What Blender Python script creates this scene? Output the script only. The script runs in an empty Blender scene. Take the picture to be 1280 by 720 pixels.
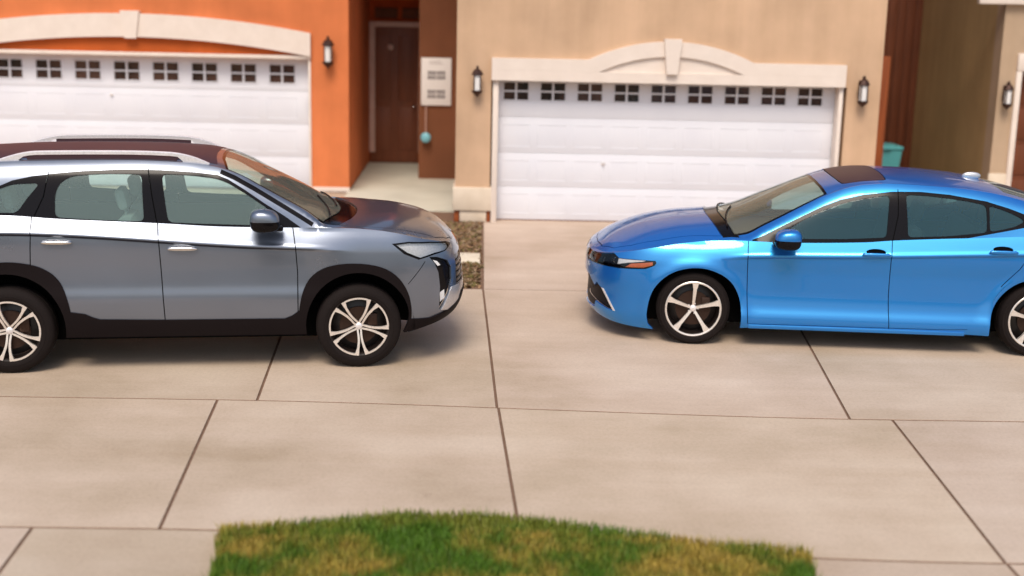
import bpy, bmesh, math, random
import numpy as np
from mathutils import Vector, Matrix
from mathutils.geometry import delaunay_2d_cdt
random.seed(7); rng = np.random.default_rng(11)
C = bpy.context.scene.collection
PI = math.pi; R = math.radians

# ------------------------------------------------------------------ materials
def nm(name):
    m = bpy.data.materials.new(name); m.use_nodes = True
    nt = m.node_tree; b = nt.nodes['Principled BSDF']
    return m, nt, b
def N(nt, t, **k):
    n = nt.nodes.new(t)
    for a, v in k.items():
        if hasattr(n, a) and a not in ('Scale',): setattr(n, a, v)
        else: n.inputs[a].default_value = v
    return n
def coords(nt, scale=(1, 1, 1)):
    tc = nt.nodes.new('ShaderNodeTexCoord'); mp = nt.nodes.new('ShaderNodeMapping')
    mp.inputs['Scale'].default_value = scale
    nt.links.new(tc.outputs['Object'], mp.inputs['Vector']); return mp.outputs['Vector']
def noise(nt, vec, scale, detail=4, rough=.55):
    n = nt.nodes.new('ShaderNodeTexNoise'); n.inputs['Scale'].default_value = scale
    n.inputs['Detail'].default_value = detail; n.inputs['Roughness'].default_value = rough
    nt.links.new(vec, n.inputs['Vector']); return n.outputs['Fac']
def ramp(nt, fac, stops):
    r = nt.nodes.new('ShaderNodeValToRGB'); el = r.color_ramp.elements
    while len(el) < len(stops): el.new(.5)
    for e, (p, c) in zip(el, stops): e.position = p; e.color = (*c, 1)
    nt.links.new(fac, r.inputs['Fac']); return r.outputs['Color']
def bump(nt, b, h, strength=.3, dist=.01):
    n = nt.nodes.new('ShaderNodeBump'); n.inputs['Strength'].default_value = strength
    n.inputs['Distance'].default_value = dist
    nt.links.new(h, n.inputs['Height']); nt.links.new(n.outputs['Normal'], b.inputs['Normal'])
def mul(nt, a, bcol, fac=1.0):
    m = nt.nodes.new('ShaderNodeMix'); m.data_type = 'RGBA'; m.blend_type = 'MULTIPLY'
    m.inputs[0].default_value = fac
    nt.links.new(a, m.inputs[6]); nt.links.new(bcol, m.inputs[7]); return m.outputs[2]
def mottled(name, c1, c2, scale=3., rough=.8, bscale=0, bstr=.3, bdist=.004, spec=.5, metallic=0, stretch=(1, 1, 1)):
    m, nt, b = nm(name); v = coords(nt, stretch)
    f = noise(nt, v, scale)
    nt.links.new(ramp(nt, f, [(.3, c1), (.7, c2)]), b.inputs['Base Color'])
    b.inputs['Roughness'].default_value = rough; b.inputs['Metallic'].default_value = metallic
    b.inputs['Specular IOR Level'].default_value = spec
    if bscale: bump(nt, b, noise(nt, v, bscale, 3), bstr, bdist)
    return m
def stucco(name, col, var=.12):
    m, nt, b = nm(name); v = coords(nt)
    lo = tuple(c*(1-var) for c in col); hi = tuple(min(1, c*(1+var)) for c in col)
    big = ramp(nt, noise(nt, v, .9, 5), [(.3, lo), (.7, hi)])
    vv = coords(nt, (3.5, 3.5, .35))
    streak = ramp(nt, noise(nt, vv, 1.1, 4), [(.25, (.88, .87, .85)), (.65, (1, 1, 1))])
    nt.links.new(mul(nt, big, streak), b.inputs['Base Color'])
    b.inputs['Roughness'].default_value = .92; b.inputs['Specular IOR Level'].default_value = .25
    bump(nt, b, noise(nt, v, 90, 4, .7), .45, .006)
    return m
def paint(name, col, metallic=.75, rough=.3, coat=1., flake=.012):
    m, nt, b = nm(name); v = coords(nt)
    f = noise(nt, v, 900, 1)
    lo = tuple(c*(1-flake*2) for c in col); hi = tuple(min(1, c*(1+flake*2)) for c in col)
    nt.links.new(ramp(nt, f, [(.35, lo), (.65, hi)]), b.inputs['Base Color'])
    b.inputs['Metallic'].default_value = metallic
    dust = ramp(nt, noise(nt, v, 2.2, 5), [(.35, (rough,)*3), (.75, (rough+.07,)*3)])
    nt.links.new(dust, b.inputs['Roughness'])
    b.inputs['Coat Weight'].default_value = coat; b.inputs['Coat Roughness'].default_value = .07
    return m
def plain(name, col, rough=.5, metallic=0, coat=0, spec=.5, nscale=60, bs=.0):
    m, nt, b = nm(name); v = coords(nt)
    lo = tuple(c*.9 for c in col); hi = tuple(min(1, c*1.08) for c in col)
    nt.links.new(ramp(nt, noise(nt, v, nscale, 3), [(.3, lo), (.7, hi)]), b.inputs['Base Color'])
    b.inputs['Roughness'].default_value = rough; b.inputs['Metallic'].default_value = metallic
    b.inputs['Coat Weight'].default_value = coat; b.inputs['Specular IOR Level'].default_value = spec
    if bs: bump(nt, b, noise(nt, v, nscale*6, 2), bs, .002)
    return m
def glass(name, tint, rough=0.0, film=None):
    m = bpy.data.materials.new(name); m.use_nodes = True; nt = m.node_tree; nt.nodes.clear()
    o = nt.nodes.new('ShaderNodeOutputMaterial'); mx = nt.nodes.new('ShaderNodeMixShader')
    t = nt.nodes.new('ShaderNodeBsdfTransparent'); t.inputs[0].default_value = (*tint, 1)
    g = nt.nodes.new('ShaderNodeBsdfGlossy'); g.inputs['Roughness'].default_value = rough
    g.inputs['Color'].default_value = (.95, 1, 1, 1)
    f = nt.nodes.new('ShaderNodeFresnel'); f.inputs['IOR'].default_value = 1.45
    nt.links.new(f.outputs[0], mx.inputs[0]); nt.links.new(t.outputs[0], mx.inputs[1]); nt.links.new(g.outputs[0], mx.inputs[2])
    if film:
        df = nt.nodes.new('ShaderNodeBsdfDiffuse'); df.inputs[0].default_value = (*film[0], 1)
        m2 = nt.nodes.new('ShaderNodeMixShader'); m2.inputs[0].default_value = film[1]
        nt.links.new(mx.outputs[0], m2.inputs[1]); nt.links.new(df.outputs[0], m2.inputs[2]); nt.links.new(m2.outputs[0], o.inputs[0])
    else: nt.links.new(mx.outputs[0], o.inputs[0])
    return m

def pearl(name, deep, flake, rough):
    """deep coloured base with brighter metallic flakes under a clear coat"""
    m, nt, b = nm(name); v = coords(nt)
    b.inputs['Base Color'].default_value = (*deep, 1); b.inputs['Roughness'].default_value = .5
    b.inputs['Coat Weight'].default_value = 1; b.inputs['Coat Roughness'].default_value = .03
    b2 = nt.nodes.new('ShaderNodeBsdfPrincipled'); b2.inputs['Metallic'].default_value = 1
    f = noise(nt, v, 900, 1); nt.links.new(ramp(nt, f, [(.35, tuple(c*.985 for c in flake)), (.65, flake)]), b2.inputs['Base Color'])
    b2.inputs['Roughness'].default_value = rough; b2.inputs['Coat Weight'].default_value = 1; b2.inputs['Coat Roughness'].default_value = .03
    mx = nt.nodes.new('ShaderNodeMixShader'); mx.inputs[0].default_value = .33
    nt.links.new(b.outputs[0], mx.inputs[1]); nt.links.new(b2.outputs[0], mx.inputs[2])
    nt.links.new(mx.outputs[0], nt.nodes['Material Output'].inputs[0]); return m
M = {}
M['silver_paint'] = paint('silver_blue_paint', (.205, .238, .300), .8, .27, .8)
M['blue_paint'] = pearl('blue_paint', (.0, .090, .45), (.0, .50, .85), .34)
M['roof_black'] = plain('gloss_roof', (.05, .022, .028), .42, 0, 0, .4)
M['seam'] = plain('seam_rubber', (.005, .005, .005), .9, 0, 0, 0)
M['black_gloss'] = plain('gloss_black_trim', (.005, .004, .005), .14, 0, 0, .16)
M['clad'] = plain('black_plastic_cladding', (.011, .008, .008), .5, 0, 0, .2, 140, .25)
M['clad_suv'] = plain('brown_black_cladding', (.009, .006, .0065), .6, 0, 0, .1, 140, .25)
M['crease_shade'] = plain('painted_crease_shade', (.018, .022, .038), .35, 0, 0, .3)  # dark colour standing in for shade below the SUV body crease
M['chrome'] = plain('chrome', (.75, .74, .73), .12, 1)
M['satin'] = plain('satin_silver', (.86, .83, .83), .34, .45)
M['skid'] = plain('silver_skid_paint', (.62, .62, .64), .32, .6)
M['side_glass'] = glass('green_tinted_glass', (.76, .92, .88), 0, ((.42, .60, .58), .20))
M['dark_glass'] = glass('dark_tinted_glass', (.30, .50, .56), 0, ((.06, .20, .26), .22))
M['front_glass'] = glass('windshield_glass', (.88, .90, .76), 0, ((.62, .62, .50), .13))
M['lamp_glass'] = glass('lamp_lens', (.97, .97, .97))
M['tyre'] = plain('tyre_rubber', (.010, .0065, .006), .8, 0, 0, .2, 40, .3)
M['rim_bright'] = plain('machined_alloy', (.84, .78, .72), .32, .6)
M['rim_dark'] = plain('dark_alloy', (.010, .006, .005), .4, 0)
M['disc'] = plain('brake_steel', (.045, .025, .018), .45, .7)
M['amber'] = plain('amber_lens', (.75, .14, .02), .2, 0, 1)
M['red_lens'] = plain('red_lens', (.4, .01, .01), .2, 0, 1)
M['white_lens'] = plain('lamp_reflector', (.88, .88, .88), .3, .1)
M['cabin_dark'] = plain('cabin_plastic', (.075, .065, .06), .7)
M['seat_grey'] = plain('seat_fabric_grey', (.36, .40, .38), .85)
M['seat_tan'] = plain('seat_leather_brown', (.13, .085, .06), .6)
M['cabin_pale'] = plain('cabin_headliner', (.45, .42, .36), .9)
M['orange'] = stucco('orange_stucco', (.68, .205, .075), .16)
M['tan'] = stucco('tan_stucco', (.60, .405, .265), .15)
M['tan2'] = stucco('pinkish_tan_stucco', (.48, .35, .24))
M['olive'] = stucco('olive_tan_stucco', (.46, .31, .15))
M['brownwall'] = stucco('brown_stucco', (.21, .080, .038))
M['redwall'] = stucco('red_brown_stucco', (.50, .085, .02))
M['infill_shade'] = stucco('shaded_orange_stucco', (.50, .105, .022))  # wall orange with the shade under the arch put into the colour
M['cream'] = mottled('cream_trim', (.74, .64, .56), (.80, .70, .62), 5, .75, 60, .25, .003)
M['pier_base'] = mottled('plinth_cream', (.66, .55, .42), (.74, .63, .50), 5, .8, 60, .25, .003)
M['white'] = mottled('white_door_paint', (.70, .71, .77), (.76, .77, .82), 1.2, .5, 120, .12, .001)
M['pane'] = mottled('dark_garage_pane', (.012, .007, .006), (.13, .065, .045), 1.6, .12)  # mottled colour paints in uneven reflections on the panes
M['brown_door'] = mottled('brown_door_wood', (.19, .060, .028), (.25, .080, .036), 4, .5, 0, 0, 0, .4, 0, (6, 6, .5))
M['jamb'] = mottled('pinkish_jamb_paint', (.66, .42, .34), (.74, .50, .42), 6, .6)
M['rust_wood'] = mottled('rust_brown_boards', (.24, .055, .012), (.36, .09, .02), 4, .7, 60, .3, .003, .4, 0, (5, 5, .4))
M['dark_wood'] = mottled('dark_brown_boards', (.11, .030, .010), (.17, .046, .016), 4, .7, 60, .3, .003, .4, 0, (5, 5, .4))
M['bronze'] = plain('dark_bronze', (.055, .025, .018), .45, .5)
M['lantern_glass'] = plain('frosted_lantern_glass', (.80, .78, .76), .35)
M['board'] = plain('white_board', (.88, .84, .80), .6)
M['board_dark'] = plain('grey_print', (.16, .13, .13), .6)
M['board_faint'] = plain('faint_print', (.52, .46, .43), .6)
M['teal'] = plain('teal_paint', (.10, .42, .44), .45)
M['teal_pale'] = plain('pale_teal_plastic', (.42, .68, .60), .4)
M['sky_teal'] = plain('light_blue_glaze', (.22, .56, .66), .4)
M['roof_tile'] = mottled('roof_tile', (.20, .12, .08), (.30, .18, .12), 8, .85)
M['stone'] = mottled('pale_paver', (.66, .58, .44), (.78, .70, .56), 9, .85, 50, .3, .003)

# concrete: stains, fine grain, tyre-rubbed bands
def concrete_mat():
    m, nt, b = nm('broom_concrete'); v = coords(nt)
    base = ramp(nt, noise(nt, v, .55, 6, .6), [(.30, (.45, .350, .250)), (.5, (.58, .462, .360)), (.70, (.68, .565, .455))])
    st = ramp(nt, noise(nt, coords(nt, (.22, 2.2, 1)), 1.3, 5, .6), [(.3, (.92, .90, .87)), (.6, (1, 1, 1))])
    sp = ramp(nt, noise(nt, v, 160, 3, .7), [(.3, (.90, .90, .90)), (.7, (1.0, 1.0, 1.0))])
    oil = ramp(nt, noise(nt, v, 1.15, 6, .7), [(.24, (.66, .62, .58)), (.33, (1, 1, 1))])
    grit = ramp(nt, noise(nt, v, 38, 5, .8), [(.3, (.84, .83, .82)), (.55, (1, 1, 1)), (.8, (1.0, 1.0, 1.0))])
    spots = ramp(nt, noise(nt, v, 4.5, 6, .75), [(.22, (.80, .76, .70)), (.36, (1, 1, 1))])
    at = nt.nodes.new('ShaderNodeAttribute'); at.attribute_name = 'slab_tone'
    c = mul(nt, mul(nt, mul(nt, mul(nt, base, st), sp), spots, .7), at.outputs['Color'])
    c = mul(nt, mul(nt, c, grit), oil, .7)
    nt.links.new(c, b.inputs['Base Color'])
    b.inputs['Roughness'].default_value = .82; b.inputs['Specular IOR Level'].default_value = .35
    bump(nt, b, noise(nt, coords(nt, (1, 6, 1)), 55, 4, .7), .3, .003)
    return m
M['concrete'] = concrete_mat()
M['joint'] = mottled('joint_dirt', (.15, .085, .05), (.22, .13, .085), 14, .95, 80, .5, .004)
M['porch'] = mottled('porch_concrete', (.52, .50, .41), (.62, .60, .50), 1.5, .8, 90, .3, .003)
M['soil'] = mottled('soil', (.10, .07, .04), (.17, .11, .06), 6, .95, 40, .6, .02)
M['asphalt'] = mottled('asphalt', (.045, .045, .047), (.06, .058, .056), 3, .9, 200, .5, .004)
M['lawn_far'] = mottled('distant_lawn', (.05, .08, .02), (.09, .11, .03), .4, .95, 40, .6, .02)
def attr_mat(name, attr, rough=.7, transl=0):
    m, nt, b = nm(name); a = nt.nodes.new('ShaderNodeAttribute'); a.attribute_name = attr
    v = coords(nt); s = ramp(nt, noise(nt, v, 120, 2), [(.3, (.85, .85, .85)), (.7, (1, 1, 1))])
    nt.links.new(mul(nt, a.outputs['Color'], s), b.inputs['Base Color'])
    b.inputs['Roughness'].default_value = rough; b.inputs['Specular IOR Level'].default_value = .3
    return m
M['blade'] = attr_mat('grass_blades', 'tone', .6)
M['chip'] = attr_mat('mulch_chips', 'tone', .85)

# ------------------------------------------------------------------ tagging
def tag(o, label, cat, group=None):
    o['label'] = label; o['category'] = cat
    if group: o['group'] = group
    return o
def thing(name, label, cat, loc=(0, 0, 0), rz=0, group=None):
    o = bpy.data.objects.new(name, None); C.objects.link(o); o.empty_display_size = .2
    o.location = loc; o.rotation_euler = (0, 0, rz); return tag(o, label, cat, group)

def mesh_obj(name, verts, faces, mats, parent=None, fm=None, smooth=None, normals=None, kind=None):
    me = bpy.data.meshes.new(name); me.from_pydata([tuple(map(float, v)) for v in verts], [], faces)
    for m in (mats if isinstance(mats, (list, tuple)) else [mats]): me.materials.append(m)
    if fm is not None: me.polygons.foreach_set('material_index', fm)
    if normals is not None:
        me.polygons.foreach_set('use_smooth', [True]*len(me.polygons))
        at = me.attributes.new('custom_normal', 'FLOAT_VECTOR', 'POINT'); at.data.foreach_set('vector', np.array(normals, float).ravel())
    elif smooth:
        me.polygons.foreach_set('use_smooth', [True]*len(me.polygons))
        me.set_sharp_from_angle(angle=R(smooth))
    me.update()
    o = bpy.data.objects.new(name, me); C.objects.link(o)
    if parent: o.parent = parent
    if kind: o['kind'] = kind
    return o

class MB:
    """collects simple solids for one object"""
    def __init__(s): s.v = []; s.f = []; s.m = []
    def add(s, v, f, mi=0):
        n = len(s.v); s.v += [tuple(p) for p in v]; s.f += [tuple(i+n for i in q) for q in f]; s.m += [mi]*len(f)
    def box(s, x0, x1, y0, y1, z0, z1, mi=0, bev=0, mat=None):
        bm = bmesh.new(); bmesh.ops.create_cube(bm, size=1)
        for v in bm.verts:
            v.co = Vector(((x0+x1)/2+v.co.x*(x1-x0), (y0+y1)/2+v.co.y*(y1-y0), (z0+z1)/2+v.co.z*(z1-z0)))
        if bev: bmesh.ops.bevel(bm, geom=bm.edges[:], offset=bev, segments=2, affect='EDGES', profile=.5)
        if mat is not None: bmesh.ops.transform(bm, matrix=mat, verts=bm.verts)
        bm.verts.index_update(); s.add([v.co[:] for v in bm.verts], [[v.index for v in f.verts] for f in bm.faces], mi); bm.free()
    def prism(s, poly, y0, y1, mi=0, axis='y'):
        """extrude an (x,z) polygon from y0 to y1"""
        n = len(poly)
        def P(a, b, t): return (a, t, b) if axis == 'y' else ((a, b, t) if axis == 'z' else (t, a, b))
        v = [P(a, b, y0) for a, b in poly]+[P(a, b, y1) for a, b in poly]
        f = [tuple(range(n)), tuple(range(2*n-1, n-1, -1))]+[(i, i+n, (i+1) % n+n, (i+1) % n) for i in range(n)]
        s.add(v, f, mi)
    def lathe(s, prof, center, axis='y', seg=48, mi=0, closed=False, a0=0, a1=2*PI):
        """prof: list of (radius, along)"""
        full = abs(a1-a0-2*PI) < 1e-6; k = seg if full else seg+1; n = len(prof); v = []; f = []
        for i in range(k):
            a = a0+(a1-a0)*i/seg
            for r, t in prof:
                c, q = r*math.cos(a), r*math.sin(a)
                p = (c, t, q) if axis == 'y' else ((c, q, t) if axis == 'z' else (t, c, q))
                v.append((center[0]+p[0], center[1]+p[1], center[2]+p[2]))
        for i in range(seg):
            j = (i+1) % k
            for b in range(n if closed else n-1):
                c = (b+1) % n; f.append((i*n+b, j*n+b, j*n+c, i*n+c))
        s.add(v, f, mi)
    def tube(s, pts, rad, seg=8, mi=0, flat=1.0):
        pts = [Vector(p) for p in pts]; v = []; f = []; n = len(pts)
        rads = rad if isinstance(rad, (list, tuple)) else [rad]*n
        for i, p in enumerate(pts):
            d = (pts[min(i+1, n-1)]-pts[max(i-1, 0)]).normalized()
            a = d.cross(Vector((0, 0, 1)) if abs(d.z) < .95 else Vector((0, 1, 0))).normalized(); b = a.cross(d)
            for k in range(seg):
                t = 2*PI*k/seg; v.append(p+(a*math.cos(t)+b*math.sin(t)*flat)*rads[i])
        for i in range(n-1):
            for k in range(seg):
                l = (k+1) % seg; f.append((i*seg+k, i*seg+l, (i+1)*seg+l, (i+1)*seg+k))
        f.append(tuple(range(seg-1, -1, -1))); f.append(tuple(range((n-1)*seg, n*seg))); s.add(v, f, mi)
    def superell(s, c, r, e=.6, seg=24, mi=0, zsplit=None, mi2=0, taper=None):
        v = []; f = []; fm = []
        sg = lambda a, p: math.copysign(abs(a)**p, a)
        for i in range(seg//2+1):
            la = -PI/2+PI*i/(seg//2)
            for j in range(seg):
                lo = 2*PI*j/seg
                x = sg(math.cos(la), e)*sg(math.cos(lo), e); y = sg(math.cos(la), e)*sg(math.sin(lo), e); z = sg(math.sin(la), e)
                if taper: x, y, z = taper(x, y, z)
                v.append((c[0]+x*r[0], c[1]+y*r[1], c[2]+z*r[2]))
        for i in range(seg//2):
            for j in range(seg):
                k = (j+1) % seg; q = (i*seg+j, i*seg+k, (i+1)*seg+k, (i+1)*seg+j)
                f.append(q); zz = sum(v[a][2] for a in q)/4
                fm.append(mi2 if zsplit is not None and zz < zsplit else mi)
        n = len(s.v); s.v += v; s.f += [tuple(a+n for a in q) for q in f]; s.m += fm
    def build(s, name, mats, parent=None, smooth=35, kind=None):
        o = mesh_obj(name, s.v, s.f, mats, parent, s.m, smooth, kind=kind)
        bm = bmesh.new(); bm.from_mesh(o.data); bmesh.ops.recalc_face_normals(bm, faces=bm.faces); bm.to_mesh(o.data); bm.free()
        return o

# ------------------------------------------------------------------ smooth interpolation
class Cv:
    """monotone cubic through points (x ascending)"""
    def __init__(s, pts):
        pts = sorted(pts); s.x = np.array([p[0] for p in pts], float); s.y = np.array([p[1] for p in pts], float)
        h = np.diff(s.x); d = np.diff(s.y)/h; m = np.zeros(len(s.x))
        m[0] = d[0]; m[-1] = d[-1]
        for i in range(1, len(h)):
            if d[i-1]*d[i] > 0:
                w1 = 2*h[i]+h[i-1]; w2 = h[i]+2*h[i-1]; m[i] = (w1+w2)/(w1/d[i-1]+w2/d[i])
        s.h = h; s.m = m
    def __call__(s, x):
        x = min(max(x, s.x[0]), s.x[-1]); i = int(min(np.searchsorted(s.x, x, side='right')-1, len(s.h)-1)); i = max(i, 0)
        t = (x-s.x[i])/s.h[i]; h = s.h[i]
        return float((2*t**3-3*t*t+1)*s.y[i]+(t**3-2*t*t+t)*h*s.m[i]+(-2*t**3+3*t*t)*s.y[i+1]+(t**3-t*t)*h*s.m[i+1])
def sstep(a, b, x): t = min(max((x-a)/(b-a), 0), 1); return t*t*(3-2*t)

def dens(poly, sp, closed=True):
    out = []; n = len(poly)
    for i in range(n if closed else n-1):
        a = poly[i]; b = poly[(i+1) % n]; L = math.hypot(b[0]-a[0], b[1]-a[1]); k = max(1, int(math.ceil(L/sp)))
        for j in range(k): out.append((a[0]+(b[0]-a[0])*j/k, a[1]+(b[1]-a[1])*j/k))
    if not closed: out.append(poly[-1])
    return out
def smooth_poly(p, it=2, closed=True):
    for _ in range(it):
        q = []; n = len(p)
        for i in range(n if closed else n-1):
            a, b = p[i], p[(i+1) % n]
            q.append((.75*a[0]+.25*b[0], .75*a[1]+.25*b[1])); q.append((.25*a[0]+.75*b[0], .25*a[1]+.75*b[1]))
        if not closed: q = [p[0]]+q+[p[-1]]
        p = q
    return p
def rnd(p, r=.035, k=5):
    out = []; n = len(p)
    for i in range(n):
        a = Vector(p[i-1]); b = Vector(p[i]); c = Vector(p[(i+1) % n]); la = (a-b).length; lc = (c-b).length
        q0 = b+(a-b)/la*min(r, la*.45); q1 = b+(c-b)/lc*min(r, lc*.45)
        for j in range(k):
            t = j/(k-1); m = q0*(1-t)**2+b*2*t*(1-t)+q1*t*t; out.append((m.x, m.y))
    return out
def strip(pts, w):
    """thick polyline polygon"""
    L = []; Rr = []; n = len(pts)
    for i in range(n):
        a = pts[max(i-1, 0)]; b = pts[min(i+1, n-1)]; d = math.hypot(b[0]-a[0], b[1]-a[1]) or 1
        nx, ny = -(b[1]-a[1])/d*w/2, (b[0]-a[0])/d*w/2
        L.append((pts[i][0]+nx, pts[i][1]+ny)); Rr.append((pts[i][0]-nx, pts[i][1]-ny))
    return L+Rr[::-1]
def inpoly(P, poly):
    x, y = P[:, 0], P[:, 1]; c = np.zeros(len(P), bool); n = len(poly); j = n-1
    for i in range(n):
        xi, yi = poly[i]; xj, yj = poly[j]
        if yi != yj:
            c ^= ((yi > y) != (yj > y)) & (x < (xj-xi)*(y-yi)/(yj-yi)+xi)
        j = i
    return c

class Sheet:
    """a surface patch: cut a 2-D domain along region outlines, then map it to 3-D"""
    def __init__(s, dom, regions, fmap, sp=.035, lines=()):
        pts = []; edges = []
        for ln in lines:
            d = dens(ln, sp*.8, False); k = len(pts); pts += d; edges += [(k+i, k+i+1) for i in range(len(d)-1)]
        for poly in [dom]+[r[1] for r in regions]:
            d = dens(poly, sp*.8); k = len(pts); pts += d
            edges += [(k+i, k+(i+1) % len(d)) for i in range(len(d))]
        P = np.array(pts); lo = P.min(0); hi = P.max(0)
        gx, gy = np.meshgrid(np.arange(lo[0]+sp/2, hi[0], sp), np.arange(lo[1]+sp/2, hi[1], sp))
        gx = gx+(np.arange(gx.shape[0]) % 2)[:, None]*sp/2
        G = np.stack([gx.ravel(), gy.ravel()], 1); G = G[inpoly(G, dom)]
        keep = np.ones(len(G), bool)
        for i in range(0, len(P), 400):
            d = ((G[:, None, :]-P[None, i:i+400, :])**2).sum(2).min(1); keep &= d > (sp*.45)**2
        pts += [tuple(g) for g in G[keep]]
        ov, oe, of, *_ = delaunay_2d_cdt([Vector(p) for p in pts], edges, [], 0, 1e-6)
        s.uv = np.array([v[:] for v in ov]); T = np.array([f[:] for f in of])
        cen = s.uv[T].mean(1); ok = inpoly(cen, dom); T = T[ok]; cen = cen[ok]
        s.cls = np.array(['rest']*len(T), dtype=object); free = np.ones(len(T), bool)
        for nme, poly in regions:
            m = inpoly(cen, poly) & free; s.cls[m] = nme; free &= ~m
        s.P = np.array([fmap(*u) for u in s.uv]); e = 2e-3
        du = np.array([np.subtract(fmap(u[0]+e, u[1]), fmap(u[0]-e, u[1])) for u in s.uv])
        dv = np.array([np.subtract(fmap(u[0], u[1]+e), fmap(u[0], u[1]-e)) for u in s.uv])
        n = np.cross(du, dv); L = np.linalg.norm(n, axis=1, keepdims=True); n = n/np.maximum(L, 1e-12)
        cenP = np.array([1.3, 0, .55]); sign = np.where(((s.P-cenP)*n).sum(1) < 0, -1, 1)
        s.N = n*sign[:, None]
        # orient triangles along the normals
        a, b, c = s.P[T[:, 0]], s.P[T[:, 1]], s.P[T[:, 2]]; fn = np.cross(b-a, c-a)
        flip = (fn*s.N[T].mean(1)).sum(1) < 0; T[flip] = T[flip][:, ::-1]; s.T = T

class SB:
    """collects sheet regions into one object with exact normals"""
    def __init__(s): s.v = []; s.n = []; s.f = []; s.m = []
    def add(s, sh, names, off=0, wall=0, mi=0, sides=(1,)):
        T = sh.T[np.isin(sh.cls, list(names))]
        if not len(T): return s
        used = np.unique(T); idx = {int(u): i for i, u in enumerate(used)}
        for sd in sides:
            base = len(s.v); F = np.array([1, sd, 1.])
            P = (sh.P[used]+sh.N[used]*off)*F; Nn = sh.N[used]*F
            s.v += P.tolist(); s.n += Nn.tolist()
            for t in T:
                q = [base+idx[int(a)] for a in t]
                s.f.append(tuple(q if sd > 0 else q[::-1])); s.m.append(mi)
            if wall:
                cnt = {}
                for t in T:
                    for a, b in ((t[0], t[1]), (t[1], t[2]), (t[2], t[0])):
                        k = (min(a, b), max(a, b)); cnt.setdefault(k, []).append((a, b))
                for k, l in cnt.items():
                    if len(l) == 1:
                        a, b = l[0]; pa, pb = sh.P[a]+sh.N[a]*off, sh.P[b]+sh.N[b]*off
                        qa, qb = pa-sh.N[a]*wall, pb-sh.N[b]*wall
                        wn = np.cross(pb-pa, sh.N[a]); L = np.linalg.norm(wn)
                        if L < 1e-9: continue
                        wn /= L; i = len(s.v)
                        s.v += (np.array([pa, pb, qb, qa])*F).tolist(); s.n += [(wn*F).tolist()]*4
                        s.f.append((i+3, i+2, i+1, i) if sd > 0 else (i, i+1, i+2, i+3)); s.m.append(mi)
        return s
    def build(s, name, mats, parent): return mesh_obj(name, s.v, s.f, mats, parent, s.m, normals=s.n)

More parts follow.
